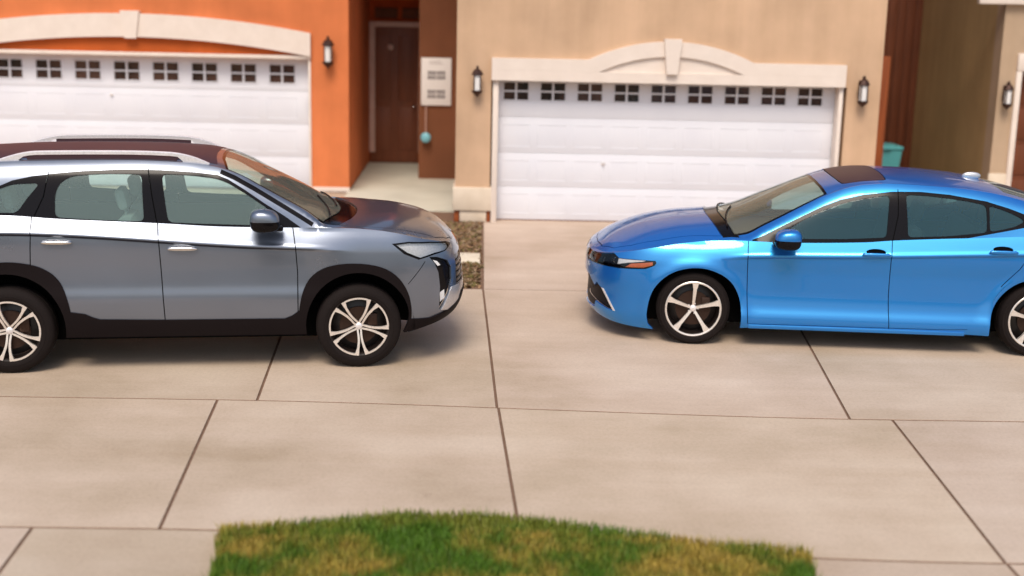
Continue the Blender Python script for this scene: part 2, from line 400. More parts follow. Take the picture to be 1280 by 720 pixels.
# ------------------------------------------------------------------ car surface
class CarSurf:
    def __init__(s, d):
        s.d = d; s.n = d['n']
        s.zs = Cv(d['zs']); s.zb = Cv(d['zb']); s.xF = Cv(d['xF']); s.xR = Cv(d['xR']); s.zc = Cv(d['zc'])
        s.ey = Cv(d['ey']); s.ez = Cv(d['ez']); s.sec = d['sec']
        s.xcF, s.xcR = d['xcF'], d['xcR']
        s.arc = []
        for a in (s.xF.y.max()-s.xcF, s.xcR-s.xR.y.min()):
            th = np.linspace(0, PI/2, 2001); X = a*np.sin(th)**(2/s.n); Y = .88*np.cos(th)**(2/s.n)
            L = np.concatenate([[0], np.cumsum(np.hypot(np.diff(X), np.diff(Y)))]); s.arc.append((th, L))
        s.UF = s.xcF+s.arc[0][1][-1]; s.UR = s.xcR-s.arc[1][1][-1]
        # shoulder outline table (for the top sheet)
        U = np.linspace(s.UR, s.UF, 900); E = np.array([s.A(u, s.zsU(u)) for u in U]); s.E = E
    def xn(s, u):
        if u > s.xcF:
            th = np.interp(u-s.xcF, s.arc[0][1], s.arc[0][0]); return s.xcF+(s.xF.y.max()-s.xcF)*math.sin(th)**(2/s.n)
        if u < s.xcR:
            th = np.interp(s.xcR-u, s.arc[1][1], s.arc[1][0]); return s.xcR-(s.xcR-s.xR.y.min())*math.sin(th)**(2/s.n)
        return u
    def zsU(s, u): return s.zs(s.xn(u))
    def zbU(s, u): return s.zb(s.xn(u))
    def A(s, u, z):
        if u > s.xcF:
            th = float(np.interp(u-s.xcF, s.arc[0][1], s.arc[0][0])); X = math.sin(th)**(2/s.n); Y = max(math.cos(th), 0)**(2/s.n)
            return (s.xcF+(s.xF(z)-s.xcF)*X, s.sec(s.xn(u), z)*Y, z)
        if u < s.xcR:
            th = float(np.interp(s.xcR-u, s.arc[1][1], s.arc[1][0])); X = math.sin(th)**(2/s.n); Y = max(math.cos(th), 0)**(2/s.n)
            return (s.xcR-(s.xcR-s.xR(z))*X, s.sec(s.xn(u), z)*Y, z)
        return (u, s.sec(u, z), z)
    def UX(s, x, z):
        if x > s.xcF:
            X = min((x-s.xcF)/(s.xF(z)-s.xcF), 1); th = math.asin(X**(s.n/2)); return s.xcF+float(np.interp(th, s.arc[0][0], s.arc[0][1]))
        if x < s.xcR:
            X = min((s.xcR-x)/(s.xcR-s.xR(z)), 1); th = math.asin(X**(s.n/2)); return s.xcR-float(np.interp(th, s.arc[1][0], s.arc[1][1]))
        return x
    def UY(s, y, z, front=True):
        Y = min(y/.88, 1); th = math.acos(Y**(s.n/2)); k = 0 if front else 1
        L = float(np.interp(th, s.arc[k][0], s.arc[k][1])); return s.xcF+L if front else s.xcR-L
    def PX(s, pts): return [(s.UX(x, z), z) for x, z in dens(pts, .03)]
    def domA(s):
        U = np.linspace(s.UR, s.UF, 160)
        return [(u, s.zbU(u)) for u in U]+[(u, s.zsU(u)) for u in U[::-1]]
    # greenhouse / top edge
    def edge(s, x):
        g0, g1 = s.d['g']
        sy = float(np.interp(x, s.E[:, 0], s.E[:, 1])); sz = float(np.interp(x, s.E[:, 0], s.E[:, 2]))
        if x >= g1 or x <= g0: return sy, sz
        b = min(sstep(g1, g1-.12, x), sstep(g0, g0+.10, x))
        return sy*(1-b)+s.ey(x)*b, max(sz+.0005, sz*(1-b)+s.ez(x)*b)
    def G(s, x, z):
        ye, ze = s.edge(x); sy = float(np.interp(x, s.E[:, 0], s.E[:, 1])); sz = float(np.interp(x, s.E[:, 0], s.E[:, 2]))
        t = min(max((z-sz)/max(ze-sz, 1e-4), -.05), 1.05)
        return (x, sy+(ye-sy)*(.62*t+.38*max(t, 0)**6), z)
    def domG(s):
        g0, g1 = s.d['g']; X = np.linspace(g0+.01, g1-.01, 140)
        lo = [(x, float(np.interp(x, s.E[:, 0], s.E[:, 2]))) for x in X]
        return lo+[(x, s.edge(x)[1]+.0004) for x in X[::-1]]
    def T(s, x, y):
        x = min(max(x, s.E[0, 0]+1e-5), s.E[-1, 0]-1e-5)
        ye, ze = s.edge(x); r = min(abs(y)/max(ye, 1e-3), 1.0); return (x, y, ze+(s.zc(x)-ze)*(1-r**s.d['crown']))
    def domT(s):
        X = []
        x0, x1 = s.E[0, 0], s.E[-1, 0]
        t = np.linspace(0, PI, 260); X = x0+(x1-x0)*(1-np.cos(t))/2
        up = [(x, s.edge(x)[0]) for x in X[1:-1]]
        return up+[(x, -y) for x, y in up[::-1]]

def circ(cx, cz, rx, rz, n=48): return [(cx+rx*math.cos(2*PI*i/n), cz+rz*math.sin(2*PI*i/n)) for i in range(n)]

# ------------------------------------------------------------------ wheels
def spoke_poly(pts, widths): 
    L = []; Rr = []; n = len(pts)
    for i in range(n):
        a = pts[max(i-1, 0)]; b = pts[min(i+1, n-1)]; d = math.hypot(b[0]-a[0], b[1]-a[1])
        nx, nz = -(b[1]-a[1])/d*widths[i]/2, (b[0]-a[0])/d*widths[i]/2
        L.append((pts[i][0]+nx, pts[i][1]+nz)); Rr.append((pts[i][0]-nx, pts[i][1]-nz))
    return L+Rr[::-1]
def strip_solid(mb, pts, widths, yo, yi, mi=0, dish=0):
    """a spoke: ribbon of quads with thickness; yo outer face (along +y), dished at the hub"""
    pl = spoke_poly(pts, widths); n = len(pts); v = []; f = []
    for i in range(n):
        r = math.hypot(*pts[i]); q = dish*(1-min(r/.23, 1))**1.5
        a = pl[i]; b = pl[2*n-1-i]
        v += [(a[0], yo-q, a[1]), (b[0], yo-q, b[1]), (b[0], yi-q, b[1]), (a[0], yi-q, a[1])]
    for i in range(n-1):
        for k in range(4): f.append((4*i+k, 4*i+(k+1) % 4, 4*i+4+(k+1) % 4, 4*i+4+k))
    f += [(3, 2, 1, 0), (4*n-4, 4*n-3, 4*n-2, 4*n-1)]; mb.add(v, f, mi)
def make_wheel(parent, kind, rt, rr, loc, sd, phase=0):
    """wheel > tyre, rim, brake_disc, hub_cap ; local outer face toward +y, sd=-1 turns it round"""
    w = .215
    mb = MB(); mb.lathe([(rr-.004, -.005), (rr-.02, -.02), (rr-.03, -.10), (rr-.02, -w+.02), (rr-.004, -w)], (0, 0, 0), seg=56)
    mb.lathe([(.001, -.085), (.05, -.08), (rr-.03, -.13)], (0, 0, 0), seg=40)
    wheel = mb.build('wheel', M['rim_dark'], parent, 40)
    wheel.location = loc; wheel.rotation_euler = (0, 0, 0 if sd > 0 else PI)
    t = MB(); prof = [(rr-.006, -.012), (rr+.006, .002), (rr+.022, .006), (rr+.05, .004), (rt-.022, -.006), (rt-.006, -.02), (rt, -.04), (rt, -.085), (rt-.006, -.088), (rt-.006, -.096), (rt, -.1), (rt, -w+.04), (rt-.02, -w), (rr, -w)]
    t.lathe(prof, (0, 0, 0), seg=72)
    t.lathe([(rr+.028, .0062), (rr+.031, .0085), (rr+.034, .0062)], (0, 0, 0), seg=72)
    t.build('tyre', M['tyre'], wheel, 50)
    rim = MB()
    if kind == 'petal':
        for k in range(5):
            a = phase+2*PI*k/5
            for g in (-1, 1):
                pts = []; wd = []
                for i in range(17):
                    q = i/16; r = .028+(rr-.034)*q
                    ang = a+g*.61*(1-.74*math.exp(-q*6.5))*(1-.27*q)
                    pts.append((r*math.cos(ang), r*math.sin(ang))); wd.append(.014+.007*q+.016*max(0, q-.75)/.25)
                strip_solid(rim, pts, wd, .0, -.022, 0, .03)
            # petal tip joining the two arms on the rim
            pts = [((rr-.012)*math.cos(a+t), (rr-.012)*math.sin(a+t)) for t in np.linspace(-.42, .42, 12)]
            strip_solid(rim, pts, [.014]*12, .0, -.02, 0, 0)
        rim.lathe([(rr-.008, -.004), (rr-.004, .001), (rr+.001, .001), (rr+.002, -.01)], (0, 0, 0), seg=64, mi=1)
    else:
        for k in range(5):
            a = phase+2*PI*k/5
            pts = []; wd = []
            for i in range(8):
                q = i/7; r = .02+(rr-.028)*q; pts.append((r*math.cos(a), r*math.sin(a))); wd.append(.020+.016*q+.026*max(0, q-.75)/.25)
            strip_solid(rim, pts, wd, .0, -.03, 0, .035)
        rim.lathe([(rr-.016, -.02), (rr-.014, .002), (rr-.004, .005), (rr+.002, .001), (rr+.003, -.01)], (0, 0, 0), seg=64, mi=0)
    rim.build('rim', [M['rim_bright'], M['rim_dark']], wheel, 35)
    hb = MB(); hb.lathe([(.001, -.018), (.02, -.018), (.028, -.024), (.032, -.045)], (0, 0, 0), seg=28)
    for k in range(5):
        a = phase+.3+2*PI*k/5; hb.lathe([(.001, -.028), (.006, -.028), (.006, -.05)], (.045*math.cos(a), 0, .045*math.sin(a)), seg=10)
    hb.build('hub_cap', M['satin'], wheel, 40)
    bd = MB(); bd.lathe([(.03, -.06), (.155, -.06), (.155, -.075)], (0, 0, 0), seg=44)
    bd.box(-.15, -.07, -.09, -.045, -.02, .10, 0, .01)
    bd.build('brake_disc', M['disc'], wheel, 35)
    return wheel

# ------------------------------------------------------------------ interior
def make_seat(parent, x, y, m, w=.5, back=-1):
    s = MB()
    rot = Matrix.Translation((x, y, .58))
    s.box(-.24, .26, -w/2, w/2, -.10, .06, 0, .05, rot)
    rb = Matrix.Translation((x-.24, y, .60)) @ Matrix.Rotation(R(-14), 4, 'Y')
    s.box(-.07, .07, -w/2, w/2, 0, .62, 0, .05, rb)
    for q in ([0] if w < .7 else [-.36, .36]):
        s.box(-.045, .045, q-.12, q+.12, .66, .84, 0, .04, rb)
        s.box(-.008, .008, q-.06, q-.045, .60, .67, 0, 0, rb); s.box(-.008, .008, q+.045, q+.06, .60, .67, 0, 0, rb)
    return s.build('seat', m, parent, 40)
def cabin(parent, xf, xr, zbelt, seatm, hw, drv, ztop, rear=1.98, dz=0):
    d = MB()
    d.box(xf-.42, xf+.08, -hw+.08, hw-.08, zbelt-.30, zbelt-.06, 0, .06)
    d.box(xf-.46, xf-.40, -.18, .18, zbelt-.16, zbelt+.05, 0, .02)
    d.box(xf-.9, xf-.4, -.11, .11, .35, zbelt-.32, 0, .04)
    d.build('dashboard', M['cabin_dark'], parent, 40)
    w = MB()
    cx, cz = xf-.52, zbelt-.06
    ring = []
    for i in range(33):
        a = 2*PI*i/32; ring.append((cx+.07*math.sin(a), drv+.18*math.cos(a), cz+.17*math.sin(a)))
    w.tube(ring, .014, 8); w.tube([(cx, drv-.17, cz), (cx, drv+.17, cz)], .016, 8); w.tube([(cx, drv, cz), (cx+.15, drv, cz-.1)], .03, 8)
    w.build('steering_wheel', M['cabin_dark'], parent, 50)
    for q in (-.38, .38): make_seat(parent, xf-1.10, q, seatm).location.z = dz
    make_seat(parent, xf-rear, 0, seatm, .98).location.z = dz
    t = MB(); x0, x1 = .50, xf-.12; t.box(x0, x1, -hw+.05, hw-.05, .34, .40, 0); t.box(xr, x0, -.5, .5, .50, .56, 0)
    for q in (-1, 1):
        t.box(x0, x1, q*(hw-.07)-.02, q*(hw-.07)+.02, .36, zbelt-.06, 0); t.box(xr, x0, q*(hw-.07)-.02, q*(hw-.07)+.02, .86, zbelt-.06, 0)
    t.build('cabin_floor', M['cabin_dark'], parent)

def well(mb, cx, cz, ro, yo, yi):
    """dark liner of one wheel arch, both sides"""
    for sd in (-1, 1):
        prof = [(ro, sd*yo), (ro, sd*yi), (.02, sd*yi)]
        mb.lathe(prof, (cx, 0, cz), seg=40, a0=-.10, a1=PI+.10)

# ------------------------------------------------------------------ SUV
def smoothed(pts, w):
    c = Cv(pts); return lambda z: sum(c(z+o*w)*k for o, k in ((-1, .5), (-.66, .8), (-.33, 1), (0, 1), (.33, 1), (.66, .8), (1, .5)))/5.6
SB1 = smoothed([(.2, .82), (.40, .868), (.50, .879), (.60, .884), (.70, .870), (.85, .866), (.95, .872), (1.1, .880), (1.3, .880)], .045)
def suv_sec():
    zcr = Cv([(-1, 1.13), (0, 1.125), (1.9, 1.01), (2.45, .985), (3.7, .93)])
    def sec(x, z):
        c = zcr(x); f = sstep(2.25, 2.75, x)
        base = SB1(z)
        g = sstep(2.62, 2.2, x)
        a = base-.066*min(max(0, z-c), .16)/.13
        if z < c: a -= g*.020*sstep(0, .02, c-z)*math.exp(-(c-z)/.16)
        a += g*.004*math.exp(-((z-c-.012)/.016)**2)
        if f > 0:
            b = Cv([(.2, .83), (.4, .865), (.6, .882), (.8, .889), (.95, .880), (1.05, .862), (1.14, .832), (1.3, .78)])(z)
            a = a*(1-f)+b*f
        return a
    cache = {}
    def cs(x, z):
        k = (round(x, 5), round(z, 5))
        if k not in cache: cache[k] = sec(x, z)
        return cache[k]
    return cs
def build_suv():
    WB = 2.722
    d = dict(n=2.9, xcF=2.92, xcR=-.30, crown=3.2,
        zs=[(-1.0, 1.26), (-.5, 1.262), (0, 1.257), (.39, 1.231), (1.177, 1.192), (1.63, 1.165), (1.87, 1.158), (2.28, 1.152), (2.6, 1.152), (3.0, 1.120), (3.36, 1.050), (3.5, 1.015), (3.62, .985), (3.66, .975)],
        zb=[(-1.0, .40), (-.7, .33), (-.5, .29), (.5, .29), (2.2, .29), (3.15, .292), (3.35, .330), (3.5, .365), (3.60, .405), (3.66, .43)],
        xF=[(.25, 3.40), (.33, 3.50), (.42, 3.59), (.5, 3.625), (.6, 3.64), (.8, 3.625), (.92, 3.585), (1.02, 3.52), (1.2, 3.42)],
        xR=[(.3, -.84), (.5, -.93), (.8, -.93), (1.1, -.90), (1.3, -.86)],
        zc=[(-.90, 1.27), (-.84, 1.36), (-.70, 1.58), (-.58, 1.64), (-.3, 1.675), (.5, 1.703), (1.1, 1.697), (1.45, 1.678), (1.62, 1.648), (1.787, 1.592), (2.065, 1.460), (2.339, 1.315), (2.60, 1.188), (2.68, 1.172), (3.0, 1.178), (3.25, 1.145), (3.42, 1.085), (3.52, 1.01), (3.56, .985)],
        ey=[(-.9, .80), (-.7, .70), (-.5, .655), (1.5, .650), (1.8, .675), (2.1, .71), (2.45, .765), (2.6, .80)],
        ez=[(-.9, 1.26), (-.84, 1.32), (-.70, 1.52), (-.58, 1.595), (-.3, 1.635), (.2, 1.66), (.9, 1.668), (1.4, 1.648), (1.62, 1.615), (1.81, 1.545), (1.952, 1.468), (2.083, 1.397), (2.30, 1.28), (2.455, 1.178), (2.6, 1.15)],
        g=(-.85, 2.52), sec=suv_sec())
    S = CarSurf(d)
    root = thing('suv_car', 'grey blue metallic SUV with silver roof rails and black wheel arch cladding parked nose right', 'car', (0, 0, 0))
    # --- lower sheet regions
    ra = [('hole', circ(0, .36, .435, .445)), ('hole', circ(WB, .36, .425, .44)),
          ('hole', [(-.36, .1), (.36, .1), (.42, .36), (-.42, .36)]), ('hole', [(WB-.37, .1), (WB+.36, .1), (WB+.42, .36), (WB-.42, .36)])]
    clF = smooth_poly([(2.238, .2), (2.235, .47), (2.285, .70), (2.40, .825), (2.585, .878), (2.84, .868), (3.007, .799), (3.111, .666), (3.157, .485), (3.19, .2)], 2, False)
    clR = smooth_poly([(-.54, .2), (-.49, .5), (-.42, .70), (-.26, .85), (-.03, .906), (.2, .882), (.328, .825), (.407, .744), (.45, .635), (.48, .49), (.50, .2)], 2, False)
    sill = [(.47, .2), (.47, .50), (.587, .482), (.64, .455), (.695, .437), (1.188, .427), (2.13, .425), (2.19, .45), (2.245, .49), (2.26, .2)]
    lipf = [(3.10, .2), (3.14, .405), (3.30, .40), (3.42, .43), (3.52, .47), (3.58, .545), (3.63, .56), (3.70, .56)]
    lipU = [(S.UX(x, z), z) for x, z in dens(lipf, .03, False)]
    lipU = [p for p in lipU if p[0] < S.UF-.01]+[(S.UF+.05, .56), (S.UF+.05, .2)]
    rlip = [(-.47, .2), (-.47, .52), (-.7, .55), (S.UR-.05, .6), (S.UR-.05, .2)]
    hl = S.PX([(3.02, 1.020), (3.12, 1.030), (3.30, 1.018), (3.43, .995), (3.475, .975), (3.42, .945), (3.331, .940), (3.215, .912), (3.11, .958)])
    hlf = S.PX([(2.985, 1.030), (3.12, 1.043), (3.30, 1.030), (3.44, 1.005), (3.495, .975), (3.43, .938), (3.331, .925), (3.205, .896), (3.085, .946)])
    vent = [(3.29, .912), (3.36, .905), (3.45, .865), (3.485, .80), (3.487, .70), (3.465, .60), (3.425, .52), (3.385, .455), (3.38, .52), (3.385, .66), (3.37, .78), (3.335, .86)]
    drl1 = S.PX([(3.33, .885), (3.37, .87), (3.40, .835), (3.375, .83)]); drl2 = S.PX([(3.395, .60), (3.435, .62), (3.44, .55), (3.40, .52)])
    zg0, zg1 = .64, .90
    gr = [(S.UX(3.515, .86), .86), (S.UX(3.525, .64), .64)]
    grille = [(S.UX(3.52, .87), .885), (S.UX(3.53, .75), .75), (S.UX(3.535, .65), .645), (S.UF+.05, .645), (S.UF+.05, .90)]
    skid = [(S.UX(3.40, .46), .455), (S.UX(3.47, .60), .60), (S.UX(3.49, .635), .635), (S.UX(3.56, .635), .635), (S.UX(3.575, .56), .555), (S.UX(3.55, .47), .50), (S.UX(3.45, .43), .44)]
    badge_lo = [(S.UF-.30, .915), (S.UF-.30, .935), (S.UF+.05, .935), (S.UF+.05, .915)]
    tl = [(S.UX(-.62, 1.0), 1.22), (S.UR+.35, 1.20), (S.UR+.35, 1.05), (S.UX(-.62, 1.0), 1.03)]
    seam = [('seam', strip([(2.196, 1.20), (2.222, 1.0), (2.236, .8), (2.236, .42)], .008)),
            ('seam', strip([(1.153, 1.25), (1.175, .85), (1.197, .38)], .008)),
            ('seam', strip([(.215, 1.30), (.196, 1.0), (.190, .86)], .008)),
            ('seam', strip([(S.UX(3.26, .86), .88), (S.UX(3.20, .80), .80), (3.12, .70)], .006))]
    fd = [(2.196, 1.3), (2.222, 1.0), (2.236, .8), (2.236, .2), (1.2, .2), (1.197, .40), (1.175, .85), (1.153, 1.3)]
    rd = [(1.153, 1.3), (1.175, .85), (1.197, .40), (1.2, .2), (.4, .2), (.2, .85), (.196, 1.0), (.215, 1.3)]
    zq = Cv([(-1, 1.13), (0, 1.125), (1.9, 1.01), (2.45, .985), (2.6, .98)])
    xs_ = np.linspace(-.60, 2.42, 40); line = [(x, zq(x)-.001) for x in xs_]+[(x, zq(x)-.001-.020*min(1, (2.43-x)/.5)) for x in xs_[::-1]]  # tapering strip that paints the shade under the crease
    cup = [('cupF', circ(1.335, 1.018, .075, .028, 24)), ('cupR', circ(.395, 1.075, .075, .028, 24))]
    regs = ra+[('drlA', drl1), ('drlB', drl2), ('headlight', hl), ('hlframe', hlf), ('grille', grille), ('skid', skid), ('vent', S.PX(vent)),
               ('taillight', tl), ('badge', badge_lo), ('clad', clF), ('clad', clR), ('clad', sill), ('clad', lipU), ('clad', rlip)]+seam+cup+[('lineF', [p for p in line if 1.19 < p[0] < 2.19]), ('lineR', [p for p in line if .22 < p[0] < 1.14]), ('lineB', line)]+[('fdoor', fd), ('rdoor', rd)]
    zc_ = Cv([(-1, 1.13), (0, 1.125), (1.9, 1.01), (2.45, .985)])
    brk = [[(x, zc_(x)+o) for x in np.linspace(-.6, 2.7, 60)] for o in (-.045, -.032, -.024, -.016, -.008, 0, .012, .026, .045)]+[[(x, z) for x in (.55, 2.15)] for z in (.56, .575, .59, .605, .62, .635, .65, .665, .68, .695)]
    A = Sheet(S.domA(), regs, S.A, .027, brk)
    # --- greenhouse
    ft = [(2.285, 1.14), (2.146, 1.238), (1.978, 1.345), (1.825, 1.450), (1.70, 1.527), (1.62, 1.560), (1.43, 1.582), (1.176, 1.598), (.9, 1.603), (.593, 1.590), (.436, 1.577), (.219, 1.552), (.069, 1.520), (-.035, 1.475), (-.30, 1.40), (-.50, 1.34)]
    def below(pts, inset=0): return [(x, z) for x, z in pts]
    black = ft+[(-.50, 1.0), (2.285, 1.0)]
    fg = rnd([(1.19, 1.568), (1.215, 1.35), (1.237, 1.200), (1.5, 1.187), (1.90, 1.174), (1.96, 1.205), (2.02, 1.293), (1.84, 1.415), (1.69, 1.505), (1.60, 1.535), (1.43, 1.556), (1.3, 1.565)], .045)
    rg = rnd([(1.037, 1.566), (1.044, 1.38), (1.052, 1.208), (.7, 1.222), (.385, 1.243), (.385, 1.414), (.42, 1.500), (.50, 1.550), (.60, 1.562), (.8, 1.570)], .045)
    qg = rnd([(.275, 1.500), (.18, 1.39), (.10, 1.275), (-.30, 1.285), (-.34, 1.34), (-.10, 1.43), (.07, 1.492)], .045)
    sail = [(1.985, 1.10), (2.06, 1.265), (2.285, 1.14), (2.285, 1.1)]
    strp = strip([(1.64, 1.585), (1.75, 1.538), (1.9, 1.455), (2.05, 1.365), (2.2, 1.275), (2.36, 1.175)], .034)
    gb = [('fglass', fg), ('rglass', rg), ('qglass', qg), ('strip', strp),
          ('gseam', strip([(1.085, 1.61), (1.115, 1.4), (1.153, 1.18)], .008)), ('gseam', strip([(.34, 1.60), (.30, 1.40), (.215, 1.22)], .008)),
          ('ffr', ft[:8]+[(1.085, 1.60), (1.115, 1.4), (1.153, 1.0), (2.285, 1.0)]),
          ('rfr', [(1.085, 1.60), (.9, 1.603), (.593, 1.590), (.436, 1.577), (.335, 1.567), (.30, 1.4), (.215, 1.0), (1.153, 1.0), (1.115, 1.4)]),
          ('black', black)]
    Gs = Sheet(S.domG(), gb, S.G, .03)
    # --- top
    def base_arc(off, w, n=14): return [(2.455+off+.16*(1-(y/.74)**2), y) for y in np.linspace(-w, w, n)]
    ws = [(x-.02, y) for x, y in base_arc(0, .715)]+[(1.70, .625), (1.655, .3), (1.645, 0), (1.655, -.3), (1.70, -.625)]
    fr = [(x, y) for x, y in base_arc(.0, .745)]+[(1.68, .648), (1.63, .3), (1.62, 0), (1.63, -.3), (1.68, -.648)]
    cowl = base_arc(-.05, .76)+base_arc(.115, .76)[::-1]
    hood_r = base_arc(.122, .755)
    nose = []
    for x in (3.0, 3.2, 3.35, 3.45, 3.50):
        nose.append((x, S.edge(x)[0]-(.085 if x < 3.3 else .05)))
    hood = hood_r+nose+[(3.525, .55), (3.545, .3), (3.552, 0), (3.545, -.3), (3.525, -.55)]+[(x, -y) for x, y in nose[::-1]]
    hgap = dens(hood, .02)
    roof = [(1.61, -.575), (1.585, -.3), (1.575, 0), (1.585, .3), (1.61, .575), (.5, .575), (-.55, .56), (-.60, 0), (-.55, -.56)]
    rgls = [(-.66, .52), (-.66, -.52), (-.83, -.66), (-.85, 0), (-.83, .66)]
    big = [(p[0]*1.0, p[1]) for p in hood]
    def grow(poly, g):
        n = len(poly); o = []
        ar = sum(poly[i][0]*poly[(i+1) % n][1]-poly[(i+1) % n][0]*poly[i][1] for i in range(n)); sg = 1 if ar > 0 else -1
        for i in range(n):
            a = poly[i-1]; b = poly[(i+1) % n]; L = math.hypot(b[0]-a[0], b[1]-a[1]) or 1
            o.append((poly[i][0]+sg*(b[1]-a[1])/L*g, poly[i][1]-sg*(b[0]-a[0])/L*g))
        return o
    Ts = Sheet(S.domT(), [('ws', ws), ('cowl', cowl), ('frit', fr), ('hood', hood), ('hgap', grow(hgap, .007)), ('rgls', rgls), ('roof', roof)], S.T, .034)
    P = M['silver_paint']
    b = SB()
    b.add(A, ['rest'], 0, .015, 0, (1, -1)); b.add(Gs, ['rest'], 0, .01, 0, (1, -1)); b.add(Ts, ['rest'], 0, .012, 0)
    b.add(A, ['seam'], -.012, 0, 1, (1, -1)); b.add(Gs, ['gseam'], -.01, 0, 1, (1, -1)); b.add(Ts, ['hgap'], -.012, 0, 1)
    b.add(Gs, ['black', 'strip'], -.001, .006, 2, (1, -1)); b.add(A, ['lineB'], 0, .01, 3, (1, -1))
    body = b.build('body', [P, M['seam'], M['black_gloss'], M['crease_shade']], root)
    SB().add(Ts, ['hood'], 0, .015).build('hood', [P], root)
    rf = SB().add(Ts, ['roof'], .002, .01).build('roof_panel', [M['roof_black']], root)
    SB().add(A, ['clad'], .011, .03, 0, (1, -1)).build('cladding', [M['clad_suv']], root)
    SB().add(Ts, ['ws'], -.003).build('windshield', [M['front_glass']], root)
    SB().add(Ts, ['frit'], -.003).add(Ts, ['cowl'], -.012, 0).build('cowl', [M['black_gloss']], root)
    SB().add(Ts, ['rgls'], -.002, .01).build('rear_window', [M['dark_glass']], root)
    SB().add(A, ['grille'], -.02, 0, 0, (1, -1)).build('grille', [M['black_gloss']], root)
    SB().add(A, ['badge'], .004, .01, 0, (1, -1)).build('grille_bar', [M['chrome']], root)
    for sd in (1, -1):
        for reg, hx, hz, cupn, fr_, gl in (('fdoor', 1.345, 1.000, 'cupF', 'ffr', 'fglass'), ('rdoor', .395, 1.055, 'cupR', 'rfr', 'rglass')):
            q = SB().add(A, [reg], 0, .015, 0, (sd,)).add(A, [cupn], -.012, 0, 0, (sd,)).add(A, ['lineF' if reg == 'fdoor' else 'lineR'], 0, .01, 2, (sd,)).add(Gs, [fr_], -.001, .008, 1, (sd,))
            door = q.build('door', [P, M['black_gloss'], M['crease_shade']], root)
            SB().add(Gs, [gl], -.006, 0, 0, (sd,)).build('window', [M['side_glass']], door)
            h = MB(); y = S.sec(hx, hz)
            h.superell((hx, sd*(y+.020), hz), (.118, .016, .017), .75, 20)
            h.superell((hx-.095, sd*(y+.006), hz), (.016, .022, .014), .8, 12); h.superell((hx+.095, sd*(y+.006), hz), (.016, .022, .014), .8, 12)
            h.build('handle', M['chrome'], door, 60)
        SB().add(Gs, ['qglass'], -.006, 0, 0, (sd,)).build('quarter_window', [M['side_glass']], root)
        hlp = SB().add(A, ['headlight'], -.022, 0, 0, (sd,)).add(A, ['hlframe'], -.002, .02, 1, (sd,)).build('headlight', [M['white_lens'], M['black_gloss']], root)
        SB().add(A, ['headlight'], .002, .02, 0, (sd,)).build('lens', [M['lamp_glass']], hlp)
        for (lx, lz) in ((3.17, .965), (3.30, .968)):
            m_ = MB(); yy = S.A(S.UX(lx, lz), lz)
            m_.lathe([(.001, 0), (.022, .004), (.030, .020)], (yy[0]-.015, sd*(yy[1]-.034), yy[2]), seg=18); m_.build('bulb', M['chrome'], hlp, 60)
        eb = SB().add(A, ['vent'], -.02, 0, 0, (sd,)).build('corner_vent', [M['black_gloss']], root)
        [SB().add(A, [k_], -.016, .004, 0, (sd,)).build('lamp_strip', [M['white_lens']], eb) for k_ in ('drlA', 'drlB')]
        SB().add(A, ['skid'], .006, .02, 0, (sd,)).build('skid_trim', [M['skid']], root)
        SB().add(A, ['taillight'], .002, .01, 0, (sd,)).build('taillight', [M['red_lens']], root)
        # mirror
        m_ = MB()
        def tp(x, y, z): return (x-.12*z*(1 if x > 0 else .2), y, z*(1-.18*max(x, 0)))
        m_.superell((1.990, sd*.985, 1.240), (.115, .10, .092), .62, 28, 0, 1.235, 1, tp)
        m_.box(2.03, 2.13, sd*.93-.06, sd*.93+.06, 1.155, 1.195, 1, .012)
        mir = m_.build('side_mirror', [P, M['black_gloss']], root, 50)
        g_ = MB(); g_.superell((1.905, sd*.985, 1.243), (.004, .08, .062), .6, 20); g_.build('mirror_glass', M['chrome'], mir, 50)
        # roof rail
        rl = MB(); pts = []; rd_ = []
        def roofz(x, y): return S.T(x, y)[2]
        xs = np.linspace(-.06, 1.55, 34)
        v = []; f = []
        for i, x in enumerate(xs):
            q = i/(len(xs)-1); rise = .058*min(1, math.sin(min(q, 1-q)*PI*2.6) if min(q, 1-q) < .19 else 1)
            z0 = roofz(x, .60)+.0; zt = z0+rise+.006; zl = z0-.01 if (q < .115 or q > .87) else zt-.030
            for (yy, zz) in ((.585, zl), (.582, zt-.006), (.590, zt), (.612, zt), (.622, zt-.008), (.622, zl)): v.append((x, sd*yy, zz))
        for i in range(len(xs)-1):
            for k in range(6): f.append((i*6+k, i*6+(k+1) % 6, (i+1)*6+(k+1) % 6, (i+1)*6+k))
        f += [tuple(range(6)), tuple(range(len(v)-6, len(v)))]
        rl.add(v, f); rail = rl.build('roof_rail', M['satin'], root, 30)
        ub = MB(); v = []; f = []
        for x in np.linspace(.16, 1.30, 20):
            z0 = roofz(x, .60)
            for (yy, zz) in ((.590, z0-.01), (.590, z0+.028), (.616, z0+.028), (.616, z0-.012)): v.append((x, sd*yy, zz))
        for i in range(19):
            for k in range(4): f.append((i*4+k, i*4+(k+1) % 4, (i+1)*4+(k+1) % 4, (i+1)*4+k))
        ub.add(v, f); ub.build('rail_filler', M['roof_black'], rail, 30)
        # wipers
    wp = MB()
    for (a, c) in (((2.50, -.62), (2.40, .02)), ((2.56, -.02), (2.43, .60))):
        pts = []
        for t in np.linspace(0, 1, 8):
            x = a[0]+(c[0]-a[0])*t+.03*math.sin(t*PI); y = a[1]+(c[1]-a[1])*t; pts.append((x, y, S.T(x, y)[2]+.006))
        wp.tube(pts, .007, 6)
    wp.build('wiper', M['clad'], root, 50)
    an = MB(); z = S.T(-.45, 0)[2]; an.superell((-.42, 0, z+.02), (.09, .022, .035), .9, 16); an.build('antenna_fin', M['black_gloss'], root, 50)
    # grille bars + underside
    gb_ = MB()
